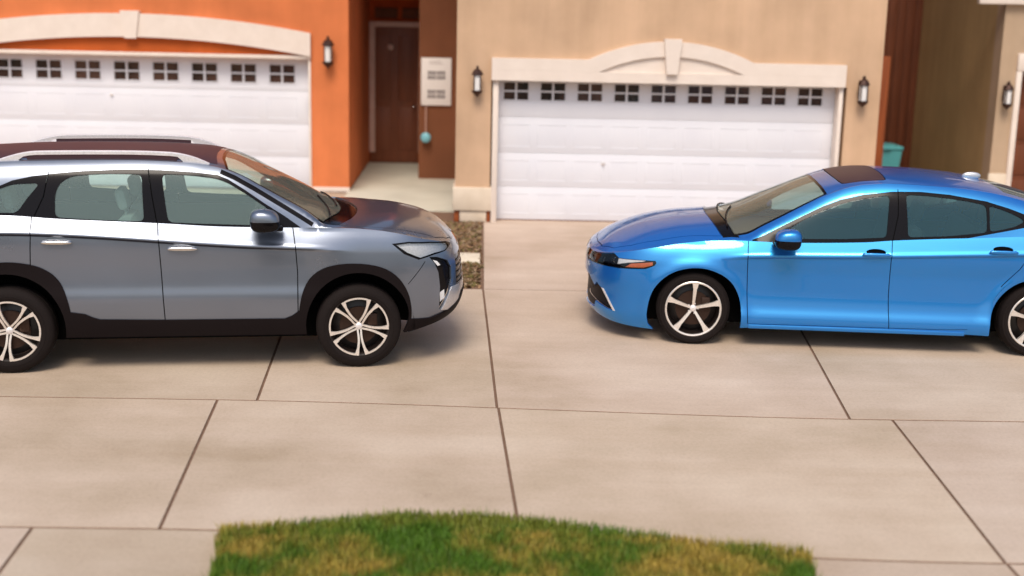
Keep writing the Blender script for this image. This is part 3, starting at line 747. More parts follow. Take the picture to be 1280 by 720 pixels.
    for z in (.68, .73, .78, .83):
        pts = []
        for y in np.linspace(-.60, .60, 15):
            u = S.UY(abs(y), z); p = S.A(u, z); pts.append((p[0]-.012, math.copysign(p[1], y) if y else 0, z))
        gb_.tube(pts, .006, 6)
    gb_.build('grille_slats', M['black_gloss'], root, 50)
    ch = MB(); ch.box(-.75, 3.05, -.60, .60, .20, .50, 0, .03); ch.box(.47, 2.25, -.84, .84, .27, .40, 0, .01)
    well(ch, 0, .36, .455, .86, .56); well(ch, WB, .36, .45, .86, .56)
    ch.build('underbody', M['seam'], root)
    SB().add(Ts, ['roof', 'rest'] if False else ['roof'], -.03).build('headliner', [M['cabin_pale']], root)
    cabin(root, 2.36, -.75, 1.17, M['seat_grey'], .83, -.38, 1.6)
    for (x, ph) in ((0, .45), (WB, .21)):
        for sd in (1, -1): make_wheel(root, 'petal', .345, .247, (x, sd*.862, .345), sd, ph)
    root.location = (-3.66306+.12263*-.88*-1*-1, 0, 0)
    u = Vector((.99245, .12264, 0)); nrm = Vector((-.12264, .99245, 0))
    root.location = Vector((-3.66306, 10.07687, 0))+nrm*.87; root.rotation_euler = (0, 0, math.atan2(u.y, u.x))
    return root

# ------------------------------------------------------------------ sedan
SB2 = smoothed([(.10, .86), (.19, .888), (.23, .897), (.285, .894), (.36, .868), (.5, .853), (.66, .858), (.78, .880), (.85, .890), (1.0, .892), (1.3, .87)], .03)
def sedan_sec():
    zcr = Cv([(-1.2, .93), (0, .915), (.48, .895), (1.26, .857), (1.53, .845), (2.55, .808), (2.75, .79), (4, .72)])
    def sec(x, z):
        c = zcr(x); f = sstep(2.45, 3.0, x)
        base = SB2(z); g = sstep(2.85, 2.4, x)
        a = base-.060*min(max(0, z-c), .16)/.13
        if z < c: a -= g*.018*sstep(0, .024, c-z)*math.exp(-(c-z)/.14)
        a += g*.005*math.exp(-((z-c-.012)/.016)**2)
        if f > 0:
            b = Cv([(.10, .84), (.2, .865), (.4, .885), (.6, .895), (.72, .888), (.80, .868), (.88, .832), (.95, .78), (1.2, .70)])(z)
            a = a*(1-f)+b*f
        for ax in (0, 2.985):
            r = math.hypot((x-ax)/1.06, z-.315); a += .016*math.exp(-((r-.40)/.06)**2)
        return a
    cache = {}
    def cs(x, z):
        k = (round(x, 5), round(z, 5))
        if k not in cache: cache[k] = sec(x, z)
        return cache[k]
    return cs
def build_sedan():
    WB = 2.985
    d = dict(n=2.75, xcF=3.10, xcR=-.25, crown=2.6,
        zs=[(-1.2, 1.0), (-.9, 1.045), (-.4, 1.06), (.1, 1.06), (.5, 1.04), (1.29, .99), (1.54, .967), (2.29, .943), (2.55, .945), (2.8, .935), (3.1, .905), (3.4, .855), (3.65, .80), (3.80, .765), (3.92, .735), (3.97, .725)],
        zb=[(-1.2, .30), (-.8, .24), (-.46, .185), (.46, .185), (.75, .19), (2.5, .178), (3.4, .125), (3.7, .14), (3.85, .17), (3.93, .215), (3.97, .23)],
        xF=[(.10, 3.84), (.17, 3.90), (.27, 3.945), (.40, 3.94), (.55, 3.955), (.66, 3.95), (.74, 3.915), (.85, 3.87), (1.0, 3.8)],
        xR=[(.2, -1.02), (.4, -1.12), (.8, -1.15), (.95, -1.12), (1.1, -1.06)],
        zc=[(-1.12, .99), (-1.06, 1.06), (-.9, 1.075), (-.62, 1.10), (-.3, 1.245), (-.056, 1.345), (.094, 1.385), (.361, 1.445), (.627, 1.482), (1.02, 1.505), (1.415, 1.505), (1.683, 1.472), (1.912, 1.405), (2.3, 1.255), (2.65, 1.115), (2.80, 1.082), (2.90, 1.07), (3.1, 1.050), (3.37, 1.000), (3.6, .925), (3.75, .855), (3.86, .780), (3.92, .74)],
        ey=[(-.8, .76), (-.5, .70), (0, .645), (.5, .635), (1.5, .635), (1.86, .66), (2.2, .70), (2.55, .755), (2.75, .79)],
        ez=[(-.8, 1.06), (-.5, 1.10), (-.2, 1.215), (.14, 1.345), (.595, 1.428), (.907, 1.450), (1.28, 1.462), (1.53, 1.445), (1.661, 1.418), (1.857, 1.345), (2.03, 1.255), (2.221, 1.150), (2.40, 1.052), (2.548, .972), (2.75, .945)],
        g=(-.75, 2.72), sec=sedan_sec())
    S = CarSurf(d)
    root = thing('sedan_car', 'bright blue metallic sedan with dark tinted windows and sunroof parked nose left', 'car', (0, 0, 0))
    def hole(ax): return smooth_poly([(ax-.41, .05), (ax-.425, .30), (ax-.395, .47), (ax-.30, .615), (ax-.12, .70), (ax+.05, .705), (ax+.22, .655), (ax+.35, .53), (ax+.415, .37), (ax+.415, .05)], 2)
    hl = S.PX([(3.335, .748), (3.50, .747), (3.653, .742), (3.72, .790), (3.80, .775), (3.86, .748), (3.91, .735), (3.935, .70), (3.945, .665), (3.93, .650), (3.86, .652), (3.65, .655), (3.42, .672), (3.345, .705), (3.328, .728)])
    amb = S.PX([(3.36, .735), (3.55, .708), (3.60, .672), (3.44, .682), (3.36, .708)])
    wht = S.PX([(3.42, .744), (3.66, .738), (3.67, .690), (3.58, .712), (3.45, .734)])
    vent = [(3.925, .375), (3.87, .425), (3.845, .48), (3.79, .43), (3.735, .33), (3.68, .252), (3.75, .262), (3.85, .30), (3.92, .335)]
    vst = S.PX([(3.80, .44), (3.78, .44), (3.67, .255), (3.69, .255)])
    grl = [(S.UF-.55, .24), (S.UF-.60, .40), (S.UF-.42, .52), (S.UF+.05, .54), (S.UF+.05, .22)]
    tl = [(S.UX(-.75, .9), .98), (S.UR+.30, .96), (S.UR+.30, .80), (S.UX(-.75, .9), .84)]
    seam = [('seam', strip([(2.530, 1.0), (2.535, .85), (2.522, .5), (2.505, .214)], .007)),
            ('seam', strip([(1.292, 1.03), (1.300, .86), (1.293, .5), (1.276, .214)], .007)),
            ('seam', strip([(.05, 1.10), (.10, .95), (.20, .78), (.34, .62)], .007)),
            ('seam', strip([(2.50, .216), (.78, .226), (.60, .235)], .005))]
    fd = [(2.535, 1.1), (2.535, .85), (2.522, .5), (2.505, .218), (1.276, .222), (1.293, .5), (1.300, .86), (1.292, 1.1)]
    rd = [(1.292, 1.1), (1.300, .86), (1.293, .5), (1.276, .222), (.62, .235), (.46, .40), (.34, .62), (.20, .78), (.10, .95), (.05, 1.15)]
    cup = [('cupF', circ(1.433, .892, .085, .026, 24)), ('cupR', circ(.355, .950, .085, .026, 24))]
    regs = [('hole', hole(0)), ('hole', hole(WB)), ('amber', amb), ('white', wht), ('headlight', hl), ('vstrip', vst), ('vent', S.PX(vent)), ('grille', grl), ('taillight', tl)]+seam+cup+[('fdoor', fd), ('rdoor', rd)]
    zc_ = Cv([(-1.2, .93), (0, .915), (.48, .895), (1.26, .857), (1.53, .845), (2.55, .808), (2.75, .79)])
    brk = [[(x, zc_(x)+o) for x in np.linspace(-.6, 2.75, 60)] for o in (-.045, -.032, -.024, -.016, -.008, 0, .012, .026, .045)]+[[(x, z) for x in (.65, 2.4)] for z in (.23, .245, .26, .275, .29, .305, .32, .335, .35, .37)]
    A = Sheet(S.domA(), regs, S.A, .027, brk)
    ft = [(2.50, .955), (2.40, .995), (2.277, 1.060), (2.109, 1.148), (1.901, 1.255), (1.747, 1.318), (1.543, 1.368), (1.299, 1.400), (1.052, 1.405), (.803, 1.388), (.491, 1.342), (.301, 1.290), (.14, 1.235), (.02, 1.18)]
    low = [(.10, 1.150), (.193, 1.128), (.324, 1.100), (.502, 1.063), (.8, 1.0), (1.3, .9), (2.5, .9)]
    black = ft+low
    fg = rnd([(1.325, 1.372), (1.335, 1.2), (1.345, 1.015), (1.7, .990), (2.12, .978), (2.17, 1.00), (2.19, 1.055), (2.05, 1.145), (1.90, 1.222), (1.747, 1.283), (1.60, 1.325), (1.45, 1.352)], .04)
    rg = rnd([(1.185, 1.380), (1.17, 1.2), (1.160, 1.022), (.8, 1.045), (.488, 1.085), (.490, 1.2), (.498, 1.312), (.65, 1.340), (.803, 1.358), (1.0, 1.376)], .04)
    qg = rnd([(.470, 1.308), (.38, 1.285), (.28, 1.25), (.20, 1.212), (.17, 1.185), (.24, 1.145), (.34, 1.117), (.463, 1.092)], .03)
    gb = [('fglass', fg), ('rglass', rg), ('qglass', qg),
          ('gseam', strip([(1.25, 1.42), (1.25, 1.2), (1.292, .98)], .007)),
          ('ffr', ft[:7]+[(1.25, 1.402), (1.25, 1.2), (1.292, .9), (2.5, .9)]),
          ('rfr', [(1.25, 1.402), (1.052, 1.405), (.803, 1.388), (.481, 1.340), (.475, 1.069), (.8, 1.0), (1.292, .9), (1.25, 1.2)]),
          ('black', black)]
    Gs = Sheet(S.domG(), gb, S.G, .03)
    def base_arc(off, w, n=14): return [(2.655+off+.11*(1-(y/.76)**2), y) for y in np.linspace(-w, w, n)]
    ws = [(x-.02, y) for x, y in base_arc(0, .715)]+[(1.875, .615), (1.90, .3), (1.905, 0), (1.90, -.3), (1.875, -.615)]
    fr = base_arc(0, .745)+[(1.85, .64), (1.875, .3), (1.88, 0), (1.875, -.3), (1.85, -.64)]
    cowl = base_arc(-.05, .765)+base_arc(.095, .765)[::-1]
    hr = base_arc(.102, .735)
    nose = [(x, S.edge(x)[0]-g) for x, g in ((3.0, .10), (3.3, .10), (3.55, .09), (3.70, .08))]
    hood = hr+nose+[(3.80, .45), (3.84, .22), (3.85, 0), (3.84, -.22), (3.80, -.45)]+[(x, -y) for x, y in nose[::-1]]
    def grow(poly, g):
        n = len(poly); o = []
        ar = sum(poly[i][0]*poly[(i+1) % n][1]-poly[(i+1) % n][0]*poly[i][1] for i in range(n)); sg = 1 if ar > 0 else -1
        for i in range(n):
            a = poly[i-1]; b = poly[(i+1) % n]; L = math.hypot(b[0]-a[0], b[1]-a[1]) or 1
            o.append((poly[i][0]+sg*(b[1]-a[1])/L*g, poly[i][1]-sg*(b[0]-a[0])/L*g))
        return o
    sun = smooth_poly([(1.71, .50), (1.735, .25), (1.74, 0), (1.735, -.25), (1.71, -.50), (1.67, -.53), (1.36, -.53), (1.32, -.50), (1.32, .50), (1.36, .53), (1.67, .53)], 1)
    rgls = [(.30, .53), (.33, .25), (.34, 0), (.33, -.25), (.30, -.53), (-.35, -.62), (-.52, -.62), (-.58, 0), (-.52, .62), (-.35, .62)]
    tr = [(-.62, .0), (-.58, .62), (-.60, .68), (-1.0, .62), (-1.05, 0), (-1.0, -.62), (-.60, -.68), (-.58, -.62)]
    Ts = Sheet(S.domT(), [('ws', ws), ('cowl', cowl), ('frit', fr), ('hood', hood), ('hgap', grow(dens(hood, .02), .006)), ('sun', sun), ('sgap', grow(sun, .01)), ('rgls', rgls), ('trunk', tr), ('tgap', grow(dens(tr, .03), .006))], S.T, .034)
    P = M['blue_paint']
    b = SB()
    b.add(A, ['rest'], 0, .015, 0, (1, -1)); b.add(Gs, ['rest'], 0, .01, 0, (1, -1)); b.add(Ts, ['rest'], 0, .012, 0)
    b.add(A, ['seam'], -.012, 0, 1, (1, -1)); b.add(Gs, ['gseam'], -.01, 0, 1, (1, -1)); b.add(Ts, ['hgap', 'tgap', 'sgap'], -.012, 0, 1)
    b.add(Gs, ['black'], -.001, .006, 2, (1, -1))
    b.build('body', [P, M['seam'], M['black_gloss']], root)
    SB().add(Ts, ['hood'], 0, .015).build('hood', [P], root)
    SB().add(Ts, ['trunk'], 0, .015).build('boot_lid', [P], root)
    SB().add(Ts, ['sun'], .001, .01).build('sunroof', [M['roof_black']], root)
    SB().add(Ts, ['ws'], -.003).build('windshield', [M['front_glass']], root)
    SB().add(Ts, ['frit'], -.003).add(Ts, ['cowl'], -.012).build('cowl', [M['black_gloss']], root)
    SB().add(Ts, ['rgls'], -.002, .01).build('rear_window', [M['dark_glass']], root)
    SB().add(A, ['grille'], -.02, 0, 0, (1, -1)).build('grille', [M['clad']], root)
    for sd in (1, -1):
        for reg, hx, hz, cupn, fr_, gl in (('fdoor', 1.433, .872, 'cupF', 'ffr', 'fglass'), ('rdoor', .355, .930, 'cupR', 'rfr', 'rglass')):
            q = SB().add(A, [reg], 0, .015, 0, (sd,)).add(A, [cupn], -.014, 0, 2, (sd,)).add(Gs, [fr_], -.001, .008, 1, (sd,))
            door = q.build('door', [P, M['black_gloss'], M['seam']], root)
            SB().add(Gs, [gl], -.006, 0, 0, (sd,)).build('window', [M['dark_glass']], door)
            h = MB(); y = S.sec(hx, hz)
            h.superell((hx, sd*(y+.020), hz), (.125, .014, .017), .75, 20)
            h.superell((hx-.10, sd*(y+.006), hz), (.016, .022, .014), .8, 12); h.superell((hx+.10, sd*(y+.006), hz), (.016, .022, .014), .8, 12)
            h.build('handle', P, door, 60)
        SB().add(Gs, ['qglass'], -.006, 0, 0, (sd,)).build('quarter_window', [M['dark_glass']], root)
        hlp = SB().add(A, ['headlight', 'amber', 'white'], -.03, 0, 0, (sd,)).build('headlight', [M['black_gloss']], root)
        SB().add(A, ['headlight', 'amber', 'white'], .002, .02, 0, (sd,)).build('lens', [M['lamp_glass']], hlp)
        SB().add(A, ['amber'], -.006, .015, 0, (sd,)).build('turn_lamp', [M['amber']], hlp)
        SB().add(A, ['white'], -.006, .015, 0, (sd,)).build('lamp_strip', [M['white_lens']], hlp)
        for (lx, lz) in ((3.71, .715), (3.80, .70), (3.88, .69)):
            m_ = MB(); yy = S.A(S.UX(lx, lz), lz)
            m_.lathe([(.001, 0), (.022, .004), (.028, .018)], (yy[0]-.02, sd*(yy[1]-.03), yy[2]), seg=18); m_.build('bulb', M['chrome'], hlp, 60)
        SB().add(A, ['vent', 'vstrip'], -.025, 0, 0, (sd,)).build('corner_vent', [M['clad']], root)
        SB().add(A, ['vstrip'], .002, .012, 0, (sd,)).build('vent_strip', [M['satin']], root)
        SB().add(A, ['taillight'], .002, .01, 0, (sd,)).build('taillight', [M['red_lens']], root)
        m_ = MB()
        def tp(x, y, z): return (x-.10*z*(1 if x > 0 else .2), y, z*(1-.15*max(x, 0)))
        m_.superell((2.215, sd*1.00, .998), (.112, .10, .090), .62, 28, 0, .995, 1, tp)
        m_.box(2.24, 2.33, sd*.92-.06, sd*.92+.06, .925, .955, 1, .01)
        mir = m_.build('side_mirror', [P, M['black_gloss']], root, 50)
        g_ = MB(); g_.superell((2.135, sd*1.0, 1.000), (.004, .08, .055), .6, 20); g_.build('mirror_glass', M['chrome'], mir, 50)
    wp = MB()
    for (a, c) in (((2.70, .60), (2.62, .02)), ((2.74, .0), (2.62, -.55))):
        pts = []
        for t in np.linspace(0, 1, 8):
            x = a[0]+(c[0]-a[0])*t+.03*math.sin(t*PI); y = a[1]+(c[1]-a[1])*t; pts.append((x, y, S.T(x, y)[2]+.006))
        wp.tube(pts, .007, 6)
    wp.build('wiper', M['clad'], root, 50)
    an = MB(); z = S.T(.42, 0)[2]; an.superell((.44, 0, z+.02), (.085, .022, .035), .9, 16); an.build('antenna_fin', M['skid'], root, 50)
    for sd in (1, -1):
        sk = MB(); sk.box(.62, 2.50, sd*.888-.014, sd*.888+.014, .175, .214, 0, .008); sk.build('side_skirt', P, root)
    ch = MB(); ch.box(-.9, 3.55, -.60, .60, .15, .45, 0, .03); ch.box(.45, 2.53, -.84, .84, .165, .30, 0, .005)
    well(ch, 0, .33, .425, .87, .58); well(ch, WB, .33, .425, .87, .58)
    ch.build('underbody', M['seam'], root)
    cabin(root, 2.52, -.45, .98, M['seat_tan'], .83, .38, 1.4, 1.72, -.13)
    for (x, ph) in ((0, .30), (WB, .05+PI/2)):
        for sd in (1, -1): make_wheel(root, 'five', .325, .247, (x, sd*.868, .325), sd, ph)
    u = Vector((-.99644, .08427, 0)); nrm = Vector((.08427, .99644, 0))
    root.location = Vector((4.87845, 11.06832, 0))+nrm*.875; root.rotation_euler = (0, 0, math.atan2(u.y, u.x))
    return root

suv = build_suv(); sedan = build_sedan()

# ------------------------------------------------------------------ ground
def sheet_quad(name, x0, x1, y0, y1, z, m, kind='structure'):
    return mesh_obj(name, [(x0, y0, z), (x1, y0, z), (x1, y1, z), (x0, y1, z)], [(0, 1, 2, 3)], m, kind=kind)
sheet_quad('ground', -400, 400, -400, 400, -.06, M['lawn_far'])
sheet_quad('road', -200, 200, -9.0, 3.2, -.02, M['asphalt'])
k = MB(); k.box(-60, 60, 3.2, 3.4, -.05, .0, 0, .02); k.build('kerb', M['concrete'], None, kind='structure')
sheet_quad('driveway_base', -14, 14, 3.38, 26, -.009, M['joint'])
# slabs: rows between lateral joints, each cut by its own depth joints
def slabs():
    v = []; f = []; tone = []; fmt = []
    J = .012
    rows = [ # (near line (y at x=-14, y at x=14)), far line, [(x at near, x at far)...], x limits
        ((3.42, 3.42), (4.9, 4.9), [(-4.6, -4.6), (-1.2, -1.2), (2.0, 2.0), (5.2, 5.2)]),
        ((4.9, 4.9), (7.06, 6.72), [(-5.4, -5.5), (-2.41, -2.50), (.30, .27), (2.93, 2.94), (5.9, 5.9)]),
        ((7.06, 6.72), (9.50, 9.25), [(-4.6, -4.7), (-1.785, -1.935), (.268, .165), (2.935, 3.075), (6.0, 6.1)]),
        ((9.50, 9.25), (13.45, 13.45), [(-4.5, -4.6), (-1.64, -1.86), (.155, .05), (2.76, 3.18), (6.1, 6.2)]),
    ]
    def yl(l, x): return l[0]+(l[1]-l[0])*sstep(-2, 3, x)
    def cell(P):
        # inset and build a slab with a worn edge
        n = len(P); c = sum((Vector(p) for p in P), Vector((0, 0)))/n
        z1 = .0; b = len(v)
        ins = []
        for i in range(n):
            a = Vector(P[i-1]); m = Vector(P[i]); q = Vector(P[(i+1) % n])
            d1 = (m-a).normalized(); d2 = (q-m).normalized(); n1 = Vector((-d1.y, d1.x)); n2 = Vector((-d2.y, d2.x))
            bis = (n1+n2); L = max(bis.length, .2); bis /= L
            ins.append((m, bis/max(.5, bis.dot(n1))))
        for off, z in ((J*.7, -.034), (J*.7, -.006), (J*.85, -.0015), (J+.0005, 0)):
            for m, w in ins: v.append((m.x+w.x*off, m.y+w.y*off, z))
        for l in range(3):
            for i in range(n): f.append((b+l*n+i, b+l*n+(i+1) % n, b+(l+1)*n+(i+1) % n, b+(l+1)*n+i))
        fmt.extend([1]*(2*n)+[0]*(n+1)); f.append(tuple(b+3*n+i for i in range(n)))
        t = 1+random.uniform(-.09, .05); col = (t, t*random.uniform(.985, 1.01), t*random.uniform(.97, 1.02), 1)
        tone.extend([col]*(3*n+1))
    for near, far, cuts in rows:
        cs = [(-14, -14)]+cuts+[(14, 14)]
        for a, b_ in zip(cs[:-1], cs[1:]):
            k_ = 8; lo = []; hi = []
            for i in range(k_+1):
                q = i/k_; xl = a[0]+(b_[0]-a[0])*q; xh = a[1]+(b_[1]-a[1])*q
                lo.append((xl, yl(near, xl))); hi.append((xh, yl(far, xh)))
            cell(lo+hi[::-1])
    # apron up to the garages
    cell([(.05, 13.45), (6.2, 13.45), (6.2, 17.86), (.05, 17.86)])
    cell([(6.2, 13.45), (14, 13.45), (14, 18.95), (6.2, 18.95)])
    cell([(-14, 13.45), (-4.7, 13.45), (-4.7, 20.26), (-14, 20.26)])
    cell([(-4.7, 13.45), (-1.55, 13.45), (-1.75, 20.0), (-4.7, 20.26)])
    o = mesh_obj('driveway', v, f, [M['concrete'], M['joint']], None, fmt, kind='structure')
    ca = o.data.color_attributes.new('slab_tone', 'FLOAT_COLOR', 'CORNER')
    dat = []
    for p in o.data.polygons: dat += [c for _ in range(p.loop_total) for c in tone[p.index]]
    ca.data.foreach_set('color', dat)
    return o
slabs()
pf = MB(); pf.box(-2.02, -.34, 18.45, 23.72, -.03, .012, 0, .006); pf.build('porch_floor', M['porch'], None, kind='structure')
bed = sheet_quad('planting_bed_soil', -1.56, .04, 13.46, 18.5, -.012, M['soil'])
gapfl = sheet_quad('side_yard_ground', 5.30, 7.45, 18.9, 23, .004, M['soil'])
# mulch chips
def chips(name, x0, x1, y0, y1, n, cols, label_kind='stuff'):
    v = []; f = []; t = []
    for _ in range(n):
        x = random.uniform(x0, x1); y = random.uniform(y0, y1); s = random.uniform(.012, .035)
        q = Matrix.Rotation(random.uniform(0, 6.3), 3, 'Z') @ Matrix.Rotation(random.uniform(-.7, .7), 3, 'X') @ Matrix.Rotation(random.uniform(-.7, .7), 3, 'Y')
        b = len(v); z = random.uniform(-.005, .02); c = random.choice(cols); m = random.uniform(.7, 1.3)
        for dx, dy, dz in ((-1, -.5, -.2), (1, -.5, -.2), (1, .5, -.2), (-1, .5, -.2), (-.7, -.3, .25), (.7, -.3, .25), (.7, .3, .25), (-.7, .3, .25)):
            p = q @ Vector((dx*s, dy*s, dz*s)); v.append((x+p.x, y+p.y, z+p.z))
        fs = [(0, 3, 2, 1), (4, 5, 6, 7), (0, 1, 5, 4), (1, 2, 6, 5), (2, 3, 7, 6), (3, 0, 4, 7)]
        f += [tuple(i+b for i in a) for a in fs]; t += [(c[0]*m, c[1]*m, c[2]*m, 1)]*24
    o = mesh_obj(name, v, f, M['chip']); ca = o.data.color_attributes.new('tone', 'FLOAT_COLOR', 'CORNER')
    ca.data.foreach_set('color', [c for q in t for c in q]); o['kind'] = 'stuff'
    return o
tag(chips('mulch', -1.5, .02, 13.5, 17.55, 5200, [(.20, .115, .055), (.28, .17, .09), (.12, .065, .03), (.34, .24, .15), (.15, .12, .04)]), 'brown bark mulch in the narrow bed between the driveways', 'mulch')

def paver(name, label, x0, x1, y0, y1, z):
    p = MB(); p.box(x0, x1, y0, y1, -.03, z, 0, .012); return tag(p.build(name, M['stone'], None), label, 'paver')
paver('paver_slab', 'pale paving slab set across the brown mulch bed', -.62, .015, 14.75, 15.25, .035)

# ------------------------------------------------------------------ grass
def grass_patch():
    # outline of the lawn, raised a little in the middle
    top = [(-1.46, 7.10), (-1.2, 7.14), (-.896, 7.20), (-.62, 7.29), (-.44, 7.34), (-.25, 7.33), (-.062, 7.345), (.2, 7.30), (.5, 7.22), (.9, 7.08), (1.4, 6.95), (1.85, 6.87)]
    top = [(x*.985+.02, y-.12) for x, y in top]
    outline = top+[(1.79, 6.4), (1.70, 5.0), (-1.27, 5.0), (-1.33, 6.2)]
    b = Sheet.__new__(Sheet)
    mb = MB(); cx, cy = .2, 6.2
    n = len(outline); v = [(x, y, -.0) for x, y in outline]+[(cx+(x-cx)*.93, cy+(y-cy)*.93, .035) for x, y in outline]
    f = [(i, (i+1) % n, (i+1) % n+n, i+n) for i in range(n)]+[tuple(range(n, 2*n))]
    mb.add(v, f); s = mb.build('lawn_soil', M['soil'], None, 30, kind='structure')
    from mathutils import noise as mn
    v = []; f = []; t = []
    P = rng.uniform((-1.5, 4.9), (1.9, 7.4), (125000, 2)); P = P[inpoly(P+rng.normal(0, .012, P.shape), outline)]
    for x, y in P:
        if y < 5.9 and random.random() < .5: continue
        c1 = mn.noise(Vector((x*1.3, y*2.2, 0))); c2 = mn.noise(Vector((x*4, y*5, 3.3))); c3 = mn.noise(Vector((x*11, y*12, 7)))
        q = c1*.9+c2*.7+c3*.35
        edge = min(1, max(.35, 1))
        h = (.028+.022*random.random())*(1.15-.35*max(0, q))*(1.0)
        dry = min(1, max(0, .46+q*1.4+random.uniform(-.25, .25)))
        if y > 6.95-.12*abs(x-.2) and abs(x-.1) < 1.0: dry *= .35
        g = (.075, .165, .010); o_ = (.40, .285, .050); r = random.uniform(.65, 1.35)
        col = tuple((g[k]*(1-dry)+o_[k]*dry)*r for k in range(3))
        a = random.uniform(0, 6.28); lean = random.uniform(.1, .9)*h; w = random.uniform(.0022, .0042)
        dx, dy = math.cos(a), math.sin(a); px, py = -dy*w, dx*w; z0 = .01; b_ = len(v)
        v += [(x-px, y-py, z0), (x+px, y+py, z0), (x+dx*lean*.35+px*.8, y+dy*lean*.35+py*.8, z0+.035*.6+h*.55), (x+dx*lean*.35-px*.8, y+dy*lean*.35-py*.8, z0+.035*.6+h*.55), (x+dx*lean, y+dy*lean, z0+.03+h)]
        f += [(b_, b_+1, b_+2, b_+3), (b_+3, b_+2, b_+4)]; t += [(*col, 1)]*7
    o = mesh_obj('grass', v, f, M['blade']); o['kind'] = 'stuff'
    ca = o.data.color_attributes.new('tone', 'FLOAT_COLOR', 'CORNER'); ca.data.foreach_set('color', [c for q in t for c in q])
    return tag(o, 'green and yellowing lawn patch at the bottom of the photo', 'grass')
grass_patch()
def tufts():
    v = []; f = []; t = []
    spots = [(random.uniform(-1.45, .03), random.uniform(13.5, 14.7)) for _ in range(160)]
    for x, y in spots:
        for _ in range(16):
            a = random.uniform(0, 6.28); h = random.uniform(.015, .05); l = h*random.uniform(.2, .9); w = .003
            x1 = x+random.gauss(0, .02); y1 = y+random.gauss(0, .02); b = len(v)
            dx, dy = math.cos(a), math.sin(a)
            v += [(x1+dy*w, y1-dx*w, 0), (x1-dy*w, y1+dx*w, 0), (x1+dx*l, y1+dy*l, h)]; f.append((b, b+1, b+2))
            r = random.uniform(.6, 1.3); t += [(.11*r, .10*r, .018*r, 1)]*3
    o = mesh_obj('weeds', v, f, M['blade']); o['kind'] = 'stuff'
    ca = o.data.color_attributes.new('tone', 'FLOAT_COLOR', 'CORNER'); ca.data.foreach_set('color', [c for q in t for c in q])
    tag(o, 'low olive weeds growing through the brown mulch bed', 'weeds')
tufts()

# ------------------------------------------------------------------ houses
def garage_door(parent, x0, x1, y, z1, wx, wstep, nwin, wz0, wz1, ww, lockx, lockz, rows):
    """door face at y (towards the camera), sections with stamped panels, a row of small windows"""
    d = MB(); th = .05
    zs_ = [.012]+rows+[z1]
    for a, b in zip(zs_[:-1], zs_[1:]):
        top = b == z1
        if not top:
            d.box(x0, x1, y, y+th, a+.0012, b-.0012, 0, .003)
        else:   # top section has openings
            wa, wb = wz0-.018, wz1+.018
            d.box(x0+.002, x1-.002, y+.012, y+th-.012, .02, zs_[-2]+.02, 0)
            d.box(x0, x1, y, y+th, a+.0012, wa, 0, .003); d.box(x0, x1, y, y+th, wb, b, 0, .004)
            edges = [x0]
            for i in range(nwin): edges += [wx+i*wstep-ww/2-.018, wx+i*wstep+ww/2+.018]
            edges.append(x1)
            for i in range(0, len(edges), 2):
                if edges[i+1] > edges[i]+.005: d.box(edges[i], edges[i+1], y, y+th, wa, wb, 0, 0)
    for a, b in zip(zs_[:-1], zs_[1:]):
        if b == z1: continue
        for i in range(nwin):
            c = wx+i*wstep; h = wstep*.40
            for (u0, u1, v0, v1) in ((c-h, c+h, b-.105, b-.085), (c-h, c+h, a+.075, a+.095), (c-h, c-h+.018, a+.095, b-.105), (c+h-.018, c+h, a+.095, b-.105)):
                d.box(u0, u1, y-.0022, y+.004, v0, v1, 0, .001)
    door = d.build('garage_door', M['white'], parent)
    bs = MB(); bs.box(x0, x1, y-.004, y+th-.004, .001, .012, 0); bs.build('bottom_seal', M['dark_wood'], door)
    for i in range(nwin):
        c = wx+i*wstep; w = MB(); f_ = .018
        a, b = wz0-.018, wz1+.018; l, r = c-ww/2-.018, c+ww/2+.018
        w.box(l, r, y-.012, y+.03, b-f_, b, 0, .003); w.box(l, r, y-.012, y+.03, a, a+f_, 0, .003)
        w.box(l, l+f_, y-.012, y+.03, a+f_, b-f_, 0, .003); w.box(r-f_, r, y-.012, y+.03, a+f_, b-f_, 0, .003)
        w.box(c-.014, c+.014, y-.010, y+.026, a+f_, b-f_, 0, .003)
        m_ = (a+b)/2; w.box(l+f_, c-.014, y-.010, y+.026, m_-.012, m_+.012, 0, .003); w.box(c+.014, r-f_, y-.010, y+.026, m_-.012, m_+.012, 0, .003)
        w.box(l+.004, r-.004, y+.032, y+.042, a+.004, b-.004, 1)
        w.build('window', [M['white'], M['pane']], door)
    lk = MB(); lk.lathe([(.001, -.03), (.012, -.03), (.014, -.012), (.03, -.01), (.03, 0)], (lockx, y, lockz), seg=16); lk.box(lockx-.006, lockx+.006, y-.034, y-.028, lockz-.035, lockz+.035, 0, .002)
    lk.build('lock_handle', M['satin'], door)
    return door
def roof_block(parent, x0, x1, y0, y1, z, over=.45, hgt=1.5):
    r = MB(); a, b, c, d_ = x0-over, x1+over, y0-over, y1+over; m_ = (c+d_)/2
    v = [(a, c, z), (b, c, z), (b, d_, z), (a, d_, z), (a+2.2, m_, z+hgt), (b-2.2, m_, z+hgt), (a, c, z-.18), (b, c, z-.18), (b, d_, z-.18), (a, d_, z-.18)]
    f = [(0, 1, 5, 4), (1, 2, 5), (2, 3, 4, 5), (3, 0, 4), (6, 7, 1, 0), (7, 8, 2, 1), (8, 9, 3, 2), (9, 6, 0, 3), (6, 9, 8, 7)]
    r.add(v, f); return r.build('roof', M['roof_tile'], parent, 10)

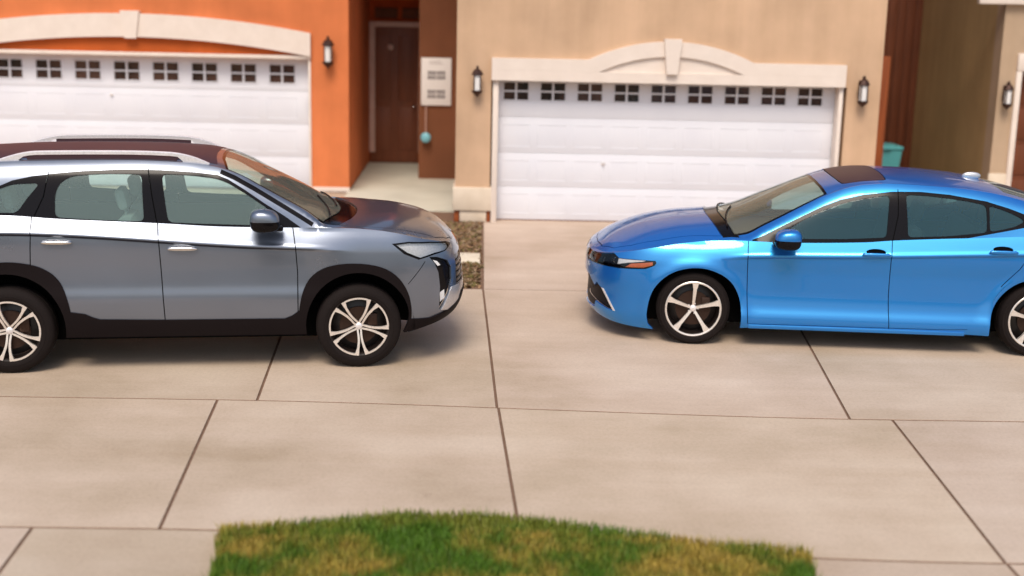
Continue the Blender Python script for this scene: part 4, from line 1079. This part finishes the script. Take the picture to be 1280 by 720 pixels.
# ---- orange house (left)
oh = thing('orange_house', 'orange stucco house with a wide white garage door behind the grey SUV', 'house', (-5, 20.1, 0))
def rel(o, parent): o.matrix_parent_inverse = Matrix.Translation(-Vector(parent.location)); return o
def P_(o, parent): o.parent = parent; return rel(o, parent)
YL = 20.10; DL = 20.28
w = MB()
w.box(-2.58, -2.0, YL, 26.5, .03, 5.6, 0)           # right pier and side wall
w.box(-8.15, -2.58, YL, YL+.30, 2.02, 5.6, 0)       # above the door
w.box(-11.5, -8.15, YL, 26.5, .03, 5.6, 0)
wl = w.build('wall', M['orange'], oh); rel(wl, oh)
w = MB(); w.box(-8.15, -2.58, DL+.2, DL+.25, 0, 2.03, 0); o = w.build('garage_interior', M['dark_wood'], oh); rel(o, oh)
w = MB(); w.box(-2.572, -1.994, YL-.012, YL+.05, .0, .075, 0, .006); w.box(-11.4, -8.15, YL-.012, YL+.05, .0, .075, 0, .006); rel(w.build('plinth', M['cream'], oh), oh)
o = garage_door(oh, -8.12, -2.60, DL, 2.0, -3.022-.584*8, .584, 9, 1.625, 1.895, .375, -5.60, 1.40, [.50, 1.0, 1.50]); rel(o, oh)
w = MB()
w.box(-8.2, -2.56, YL-.055, YL+.02, 1.995, 2.05, 0, .008)      # thin ledge over the door
w.box(-2.60, -2.565, YL+.0-.03, YL+.17, 0, 1.995, 0, .006)     # jamb
rel(w.build('door_trim', M['cream'], oh), oh)
cx = -5.21
w = MB(); w.prism([(-7.86, 2.052), (-2.60, 2.052), (-2.60, 2.09), (-3.5, 2.2), (-5.21, 2.33), (-6.9, 2.2), (-7.86, 2.09)], YL-.012, YL-.001); rel(w.build('arch_infill', M['infill_shade'], oh), oh)  # panel coloured darker to paint in shade below the header
def arcz(x, top): d_ = abs(x-cx)/2.65; return (2.615 if top else 2.275)-.235*d_**2
xs = np.linspace(cx-2.65, cx+2.65, 49)
w = MB(); v = []; f = []
for x in xs: v += [(x, YL-.09, arcz(x, False)), (x, YL-.09, arcz(x, True)), (x, YL+.02, arcz(x, True)), (x, YL+.02, arcz(x, False))]
for i in range(len(xs)-1):
    for k_ in range(4): f.append((4*i+k_, 4*i+(k_+1) % 4, 4*i+4+(k_+1) % 4, 4*i+4+k_))
f += [(0, 1, 2, 3), (len(v)-1, len(v)-2, len(v)-3, len(v)-4)]
w.add(v, f); rel(w.build('arched_header', M['cream'], oh, 25), oh)
w = MB(); w.prism([(cx-.14, 2.655), (cx+.14, 2.655), (cx+.085, 2.255), (cx-.085, 2.255)], YL-.125, YL+.02); rel(w.build('keystone', M['cream'], oh), oh)
w = MB(); w.box(-2.615, -2.592, DL-.05, DL-.002, 1.16, 1.42, 0, .003); rel(w.build('door_sensor', M['bronze'], oh), oh)
rel(roof_block(oh, -11.5, -2.0, YL, 27, 5.6), oh)

# ---- recess porch between the houses: belongs to the tan house
th = thing('tan_house', 'tan stucco house with a white garage door under a small cream arch', 'house', (2.5, 17.6, 0))
YR = 17.62; DR = 17.82
w = MB()
w.box(-.335, .13, YR, 26.5, .16, 5.6, 0)
w.box(.13, 4.86, YR, YR+.28, 1.90, 5.6, 0)
w.box(4.86, 5.31, YR, 26.5, .0, 5.6, 0)
rel(w.build('wall', M['tan'], th), th)
w = MB(); w.box(.13, 4.86, DR+.2, DR+.25, 0, 1.91, 0); rel(w.build('garage_interior', M['dark_wood'], th), th)
w = MB(); w.box(-.365, .16, YR-.03, YR+.55, .155, .47, 0, .012); w.box(-.27, .09, YR+.0, YR+.5, 0, .158, 0, .01); rel(w.build('pier_base', M['pier_base'], th), th)
w = MB(); w.box(-.345, -.28, YR+.012, YR+.5, 0, .156, 0, .005); w.box(.095, .14, YR+.012, YR+.18, 0, .156, 0, .005); rel(w.build('pier_footing', M['rust_wood'], th), th)
o = garage_door(th, .22, 4.80, DR, 1.90, .462, .4952, 9, 1.635, 1.865, .325, 1.665, .80, [.46, .92, 1.40]); rel(o, th)
acx = 2.495
def arc_z(x, hw, rise, z0):
    r = (hw*hw+rise*rise)/(2*rise); d_ = abs(x-acx); return z0+rise-r+math.sqrt(r*r-d_*d_) if d_ < hw else z0
xs = sorted(set([.13, 4.815]+list(np.linspace(acx-1.12, acx+1.12, 49))+[acx-.95, acx+.95]))
w = MB(); v = []; f = []
Y0, Y1 = YR-.085, YR+.02
for x in xs:
    lo = arc_z(x, .95, .215, 2.04); hi = max(2.195, arc_z(x, 1.12, .27, 2.18))
    v += [(x, Y0, 1.905), (x, Y0, 2.04), (x, Y1, 2.04), (x, Y1, 1.905), (x, Y0, lo+.0008), (x, Y0, hi), (x, Y1, hi), (x, Y1, lo+.0008)]
for i in range(len(xs)-1):
    for g in (0, 4):
        for k_ in range(4): f.append((8*i+g+k_, 8*i+g+(k_+1) % 4, 8*i+8+g+(k_+1) % 4, 8*i+8+g+k_))
n_ = 8*(len(xs)-1)
for g in (0, 4): f += [(g, g+1, g+2, g+3), (n_+g+3, n_+g+2, n_+g+1, n_+g)]
w.add(v, f); rel(w.build('arched_header', M['cream'], th, 25), th)
w = MB(); w.box(acx-.93, acx+.93, YR-.045, YR-.012, 2.0, 2.25, 0); rel(w.build('arch_infill', M['cream'], th, 25), th)
for a_, b_ in ((.15, .225), (4.755, 4.808)):
    w = MB(); w.box(a_, b_, YR-.03, YR+.19, 0, 1.90, 0, .006); rel(w.build('door_jamb', M['cream'], th), th)
w = MB(); w.prism([(acx-.115, 2.485), (acx+.115, 2.485), (acx+.07, 2.03), (acx-.07, 2.03)], YR-.15, YR+.02); rel(w.build('keystone', M['cream'], th), th)
w = MB(); w.box(4.775, 4.793, DR-.05, DR-.002, 1.10, 1.32, 0, .003); rel(w.build('door_sensor', M['bronze'], th), th)
rel(roof_block(th, -.335, 5.31, YR, 27, 5.6), th)
# porch back wall, door, projecting wall
w = MB()
w.box(-2.0, -.335, 23.82, 23.9, .0, 5.6, 0)
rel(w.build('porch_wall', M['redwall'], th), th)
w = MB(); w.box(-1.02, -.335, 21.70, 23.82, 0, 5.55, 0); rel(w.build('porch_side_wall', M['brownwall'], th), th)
w = MB(); w.box(-1.995, -.34, 21.9, 23.8, 3.35, 3.5, 0); rel(w.build('porch_ceiling', M['redwall'], th), th)
w = MB(); w.box(-1.98, -1.13, 23.74, 23.80, .02, 2.40, 0, .005)
for (a, b) in ((.25, 1.0), (1.12, 2.25)):
    for c in (-1.76, -1.35): w.box(c-.14, c+.14, 23.725, 23.745, a, b, 0, .006)
dr = w.build('front_door', M['brown_door'], th); rel(dr, th)
w = MB(); w.superell((-1.20, 23.70, 1.02), (.03, .03, .03), 1, 14); w.lathe([(.018, -.02), (.02, .02)], (-1.20, 23.73, 1.02), seg=12); w.build('handle', M['chrome'], dr, 50)
w = MB(); w.superell((-1.62, 23.715, 2.06), (.05, .02, .05), .8, 14); w.build('door_ornament', M['jamb'], dr, 50)
w = MB(); w.box(-1.995, -1.985+.09, 23.70, 23.82, .20, 2.50, 0, .006); w.box(-1.12, -1.05, 23.66, 23.82, .20, 2.50, 0, .006); w.box(-1.90, -1.12, 23.70, 23.82, 2.41, 2.50, 0, .006)
rel(w.build('door_frame', M['jamb'], th), th)
w = MB(); w.box(-1.90, -1.50, 23.76, 23.818, 2.56, 2.74, 0, .005); w.box(-1.42, -1.04, 23.76, 23.818, 2.56, 2.74, 0, .005); rel(w.build('transom_panel', M['dark_wood'], th), th)

# ---- third house (right) and side yard
hh = thing('beige_house', 'beige house at the right edge with a dark brown door opening', 'house', (8.5, 19, 0))
w = MB(); w.box(7.42, 7.68, 19.0, 19.3, 0, 5.6, 0); w.box(7.68, 13.0, 19.0, 19.3, 2.12, 5.6, 0); w.box(12.5, 13, 19.3, 26, 0, 5.6, 0)
rel(w.build('wall', M['tan2'], hh), hh)
w = MB(); w.box(7.42, 7.60, 19.3, 26.0, 0, 5.6, 0); rel(w.build('side_wall', M['olive'], hh), hh)
w = MB(); w.box(7.66, 7.74, 18.96, 19.2, 0, 2.10, 0, .006); w.box(7.66, 12.6, 18.95, 19.05, 2.10, 2.35, 0, .01); w.box(7.0, 13.2, 18.90, 19.0, 3.03, 3.2, 0, .01)
rel(w.build('door_trim', M['cream'], hh), hh)
w = MB(); w.box(7.74, 12.5, 19.22, 19.28, 0, 2.12, 0)
for i in range(4): w.box(7.80, 12.4, 19.205, 19.225, .06+i*.52, .5+i*.52, 0, .006)
rel(w.build('garage_door', M['dark_wood'], hh), hh)
w = MB(); w.box(7.40, 7.66, 18.97, 19.01, 0, .62, 0, .01); rel(w.build('plinth', M['pier_base'], hh), hh)
rel(roof_block(hh, 7.42, 13, 19, 27, 5.6), hh)
fn = thing('board_gate', 'tall dark brown wooden gate closing the gap between the houses', 'gate', (6.4, 22.6, 0))
for i in range(14):
    x = 5.33+i*.152
    q = MB(); q.box(x, x+.145, 22.6, 22.64, .03, 4.3+.02*(i % 3), 0, .006); rel(q.build('board', M['dark_wood'], fn), fn)
q = MB(); q.box(5.33, 7.42, 22.64, 22.69, .5, .62, 0); q.box(5.33, 7.42, 22.64, 22.69, 2.8, 2.92, 0); rel(q.build('rail', M['dark_wood'], fn), fn)
ps = MB(); ps.box(5.33, 5.99, 19.5, 19.58, 0, 2.25, 0, .008)
for i in range(5): ps.box(5.345+i*.13, 5.46+i*.13, 19.485, 19.502, .03, 2.22, 0, .004)
tag(ps.build('board_screen', M['rust_wood'], None), 'rust coloured wooden board screen standing beside the tan house corner', 'screen')
pl = thing('planter_wall', 'low pale planter wall along the side of the beige house', 'planter', (7.2, 20, 0))
q = MB(); q.box(6.98, 7.06, 19.4, 22.4, 0, .32, 0, .012); q.box(7.06, 7.42, 19.4, 19.48, 0, .32, 0, .012); rel(q.build('planter_side', M['pier_base'], pl), pl)
q = MB(); q.box(7.06, 7.42, 19.48, 22.4, 0, .25, 0); rel(q.build('planter_soil', M['soil'], pl), pl)
# teal bin
bn = thing('wheeled_bin', 'teal plastic bin standing in the dark gap between the houses', 'bin', (6.45, 21.2, 0))
q = MB(); n = 4
v = [(-.22, -.22, .02), (.22, -.22, .02), (.22, .22, .02), (-.22, .22, .02), (-.28, -.28, .72), (.28, -.28, .72), (.28, .28, .72), (-.28, .28, .72)]
q.add(v, [(3, 2, 1, 0), (0, 1, 5, 4), (1, 2, 6, 5), (2, 3, 7, 6), (3, 0, 4, 7), (4, 5, 6, 7)]); q.build('bin_body', M['teal'], bn)
q = MB(); q.box(-.30, .30, -.30, .30, .72, .78, 0, .02); q.box(-.1, .1, -.33, -.29, .73, .77, 0, .01); q.build('lid', M['teal'], bn)
for sx in (-.2, .2):
    q = MB(); q.lathe([(.001, -.03), (.06, -.03), (.07, -.02), (.07, .02), (.06, .03), (.001, .03)], (sx, .26, .07), axis='x', seg=20); q.build('wheel', M['tyre'], bn)

# ------------------------------------------------------------------ lanterns, board, ornaments
def lantern(label, x, y, z, s=1.0, rz=0):
    t = thing('wall_lantern', label, 'wall lantern', (x, y, z), rz, 'wall lanterns beside the garage doors')
    b = MB()
    b.box(-.045*s, .045*s, -.02, .0, -.10*s, .14*s, 0, .008)
    b.tube([(0, -.01, .12*s), (0, -.06*s, .19*s), (0, -.10*s, .185*s), (0, -.115*s, .15*s)], .009, 8)
    b.lathe([(.001, .215*s), (.016*s, .20*s), (.02*s, .17*s), (.055*s, .145*s), (.078*s, .10*s), (.082*s, .085*s), (.066*s, .08*s)], (0, -.115*s, 0), axis='z', seg=8)
    b.lathe([(.066*s, -.125*s), (.078*s, -.13*s), (.07*s, -.155*s), (.04*s, -.185*s), (.015*s, -.20*s), (.001, -.225*s)], (0, -.115*s, 0), axis='z', seg=8)
    for k_ in range(4):
        a = PI/4+k_*PI/2; b.box(-.006, .006, -.006, .006, -.13*s, .085*s, 0, 0, Matrix.Translation((.062*s*math.cos(a), -.115*s+.062*s*math.sin(a), 0)))
    b.build('lantern_frame', M['bronze'], t, 25)
    g = MB(); g.lathe([(.001, .083*s), (.052*s, .083*s), (.052*s, -.125*s), (.001, -.125*s)], (0, -.115*s, 0), axis='z', seg=20); g.build('glass', M['lantern_glass'], t, 30)
lantern('dark wall lantern with frosted glass on the orange wall right of the left garage', -2.292, YL, 2.115, 1.12)
lantern('dark wall lantern with frosted glass on the tan pier left of the arched garage', -.058, YR, 1.89, .95)
lantern('dark wall lantern with frosted glass on the tan wall right of the arched garage', 5.05, YR, 1.86, .98)
lantern('dark wall lantern on the beige house at the right edge of the photo', 7.535, 19.0, 1.76, .95)

bd = thing('notice_board', 'white notice board with two rows of grey print on the brown porch wall', 'notice board', (-.74, 21.69, 1.22))
q = MB(); q.box(-.245, .245, -.03, .0, 0, .765, 0, .006); q.build('panel', M['board'], bd)
q = MB()
for zz in (.44, .135):
    for gx in (-.135, .015):
        for i in range(3): q.box(gx+.0+i*.047, gx+.034+i*.047, -.0325, -.0295, zz+.055, zz+.115, 0)
        for i in range(3): q.box(gx+.0+i*.047, gx+.034+i*.047, -.0325, -.0295, zz-.02, zz+.04, 0)
q.build('print', M['board_dark'], bd)
q = MB()
for i, zz in enumerate((.665, .70)): q.box(-.11, .11-.03*i, -.0325, -.0295, zz, zz+.012, 0)
q.build('print', M['board_faint'], bd)
og = thing('hanging_ornament', 'small round pale teal ornament hanging below the white notice board', 'ornament', (-.90, 21.60, .70))
q = MB(); q.superell((0, 0, 0), (.085, .05, .085), 1, 24); q.build('disc', M['sky_teal'], og, 60)
q = MB(); q.tube([(0, .0, .08), (0, .03, .50), (0, .085, .52)], .008, 6); q.build('cord', M['jamb'], og)
# ------------------------------------------------------------------ light, world, camera
sc = bpy.context.scene
wd = bpy.data.worlds.new('World'); sc.world = wd; wd.use_nodes = True; nt = wd.node_tree
bg = nt.nodes['Background']; sky = nt.nodes.new('ShaderNodeTexSky'); sky.sky_type = 'NISHITA'; sky.sun_disc = False
SUN_EL, SUN_AZ = 54, 188     # azimuth measured clockwise from +Y
sky.sun_elevation = R(SUN_EL); sky.sun_rotation = R(SUN_AZ); sky.air_density = 1.0; sky.dust_density = 3.5; sky.ozone_density = 1.0
nt.links.new(sky.outputs[0], bg.inputs[0]); bg.inputs[1].default_value = .12
sl = bpy.data.lights.new('sun', 'SUN'); sl.energy = 1.9; sl.angle = R(24); sl.color = (1, .90, .78)
so = bpy.data.objects.new('sun', sl); C.objects.link(so)
az = R(SUN_AZ); el = R(SUN_EL); dirv = Vector((math.sin(az)*math.cos(el), math.cos(az)*math.cos(el), math.sin(el)))
so.rotation_euler = dirv.to_track_quat('Z', 'Y').to_euler(); so.location = (0, -5, 12)

cam = bpy.data.cameras.new('camera'); co = bpy.data.objects.new('camera', cam); C.objects.link(co)
cam.sensor_width = 36; cam.lens = 1650/1280*36; cam.clip_end = 1500; cam.clip_start = .05
p, yw, rl = R(12.5), R(1.5), R(1.3)
fwd = Vector((math.sin(yw)*math.cos(p), math.cos(yw)*math.cos(p), -math.sin(p)))
r0 = Vector((math.cos(yw), -math.sin(yw), 0)); u0 = r0.cross(fwd)
rg = r0*math.cos(rl)+u0*math.sin(rl); up = rg.cross(fwd)
mt = Matrix((rg, up, -fwd)).transposed().to_4x4(); mt.translation = (0, 0, 3.0); co.matrix_world = mt
cam.dof.use_dof = True; cam.dof.focus_distance = 10.9; cam.dof.aperture_fstop = .75
sc.camera = co
vs = sc.view_settings; vs.view_transform = 'Standard'; vs.look = 'None'; vs.exposure = .27; vs.gamma = 1
sc.render.engine = 'CYCLES'
sc.cycles.max_bounces = 8; sc.cycles.transparent_max_bounces = 12
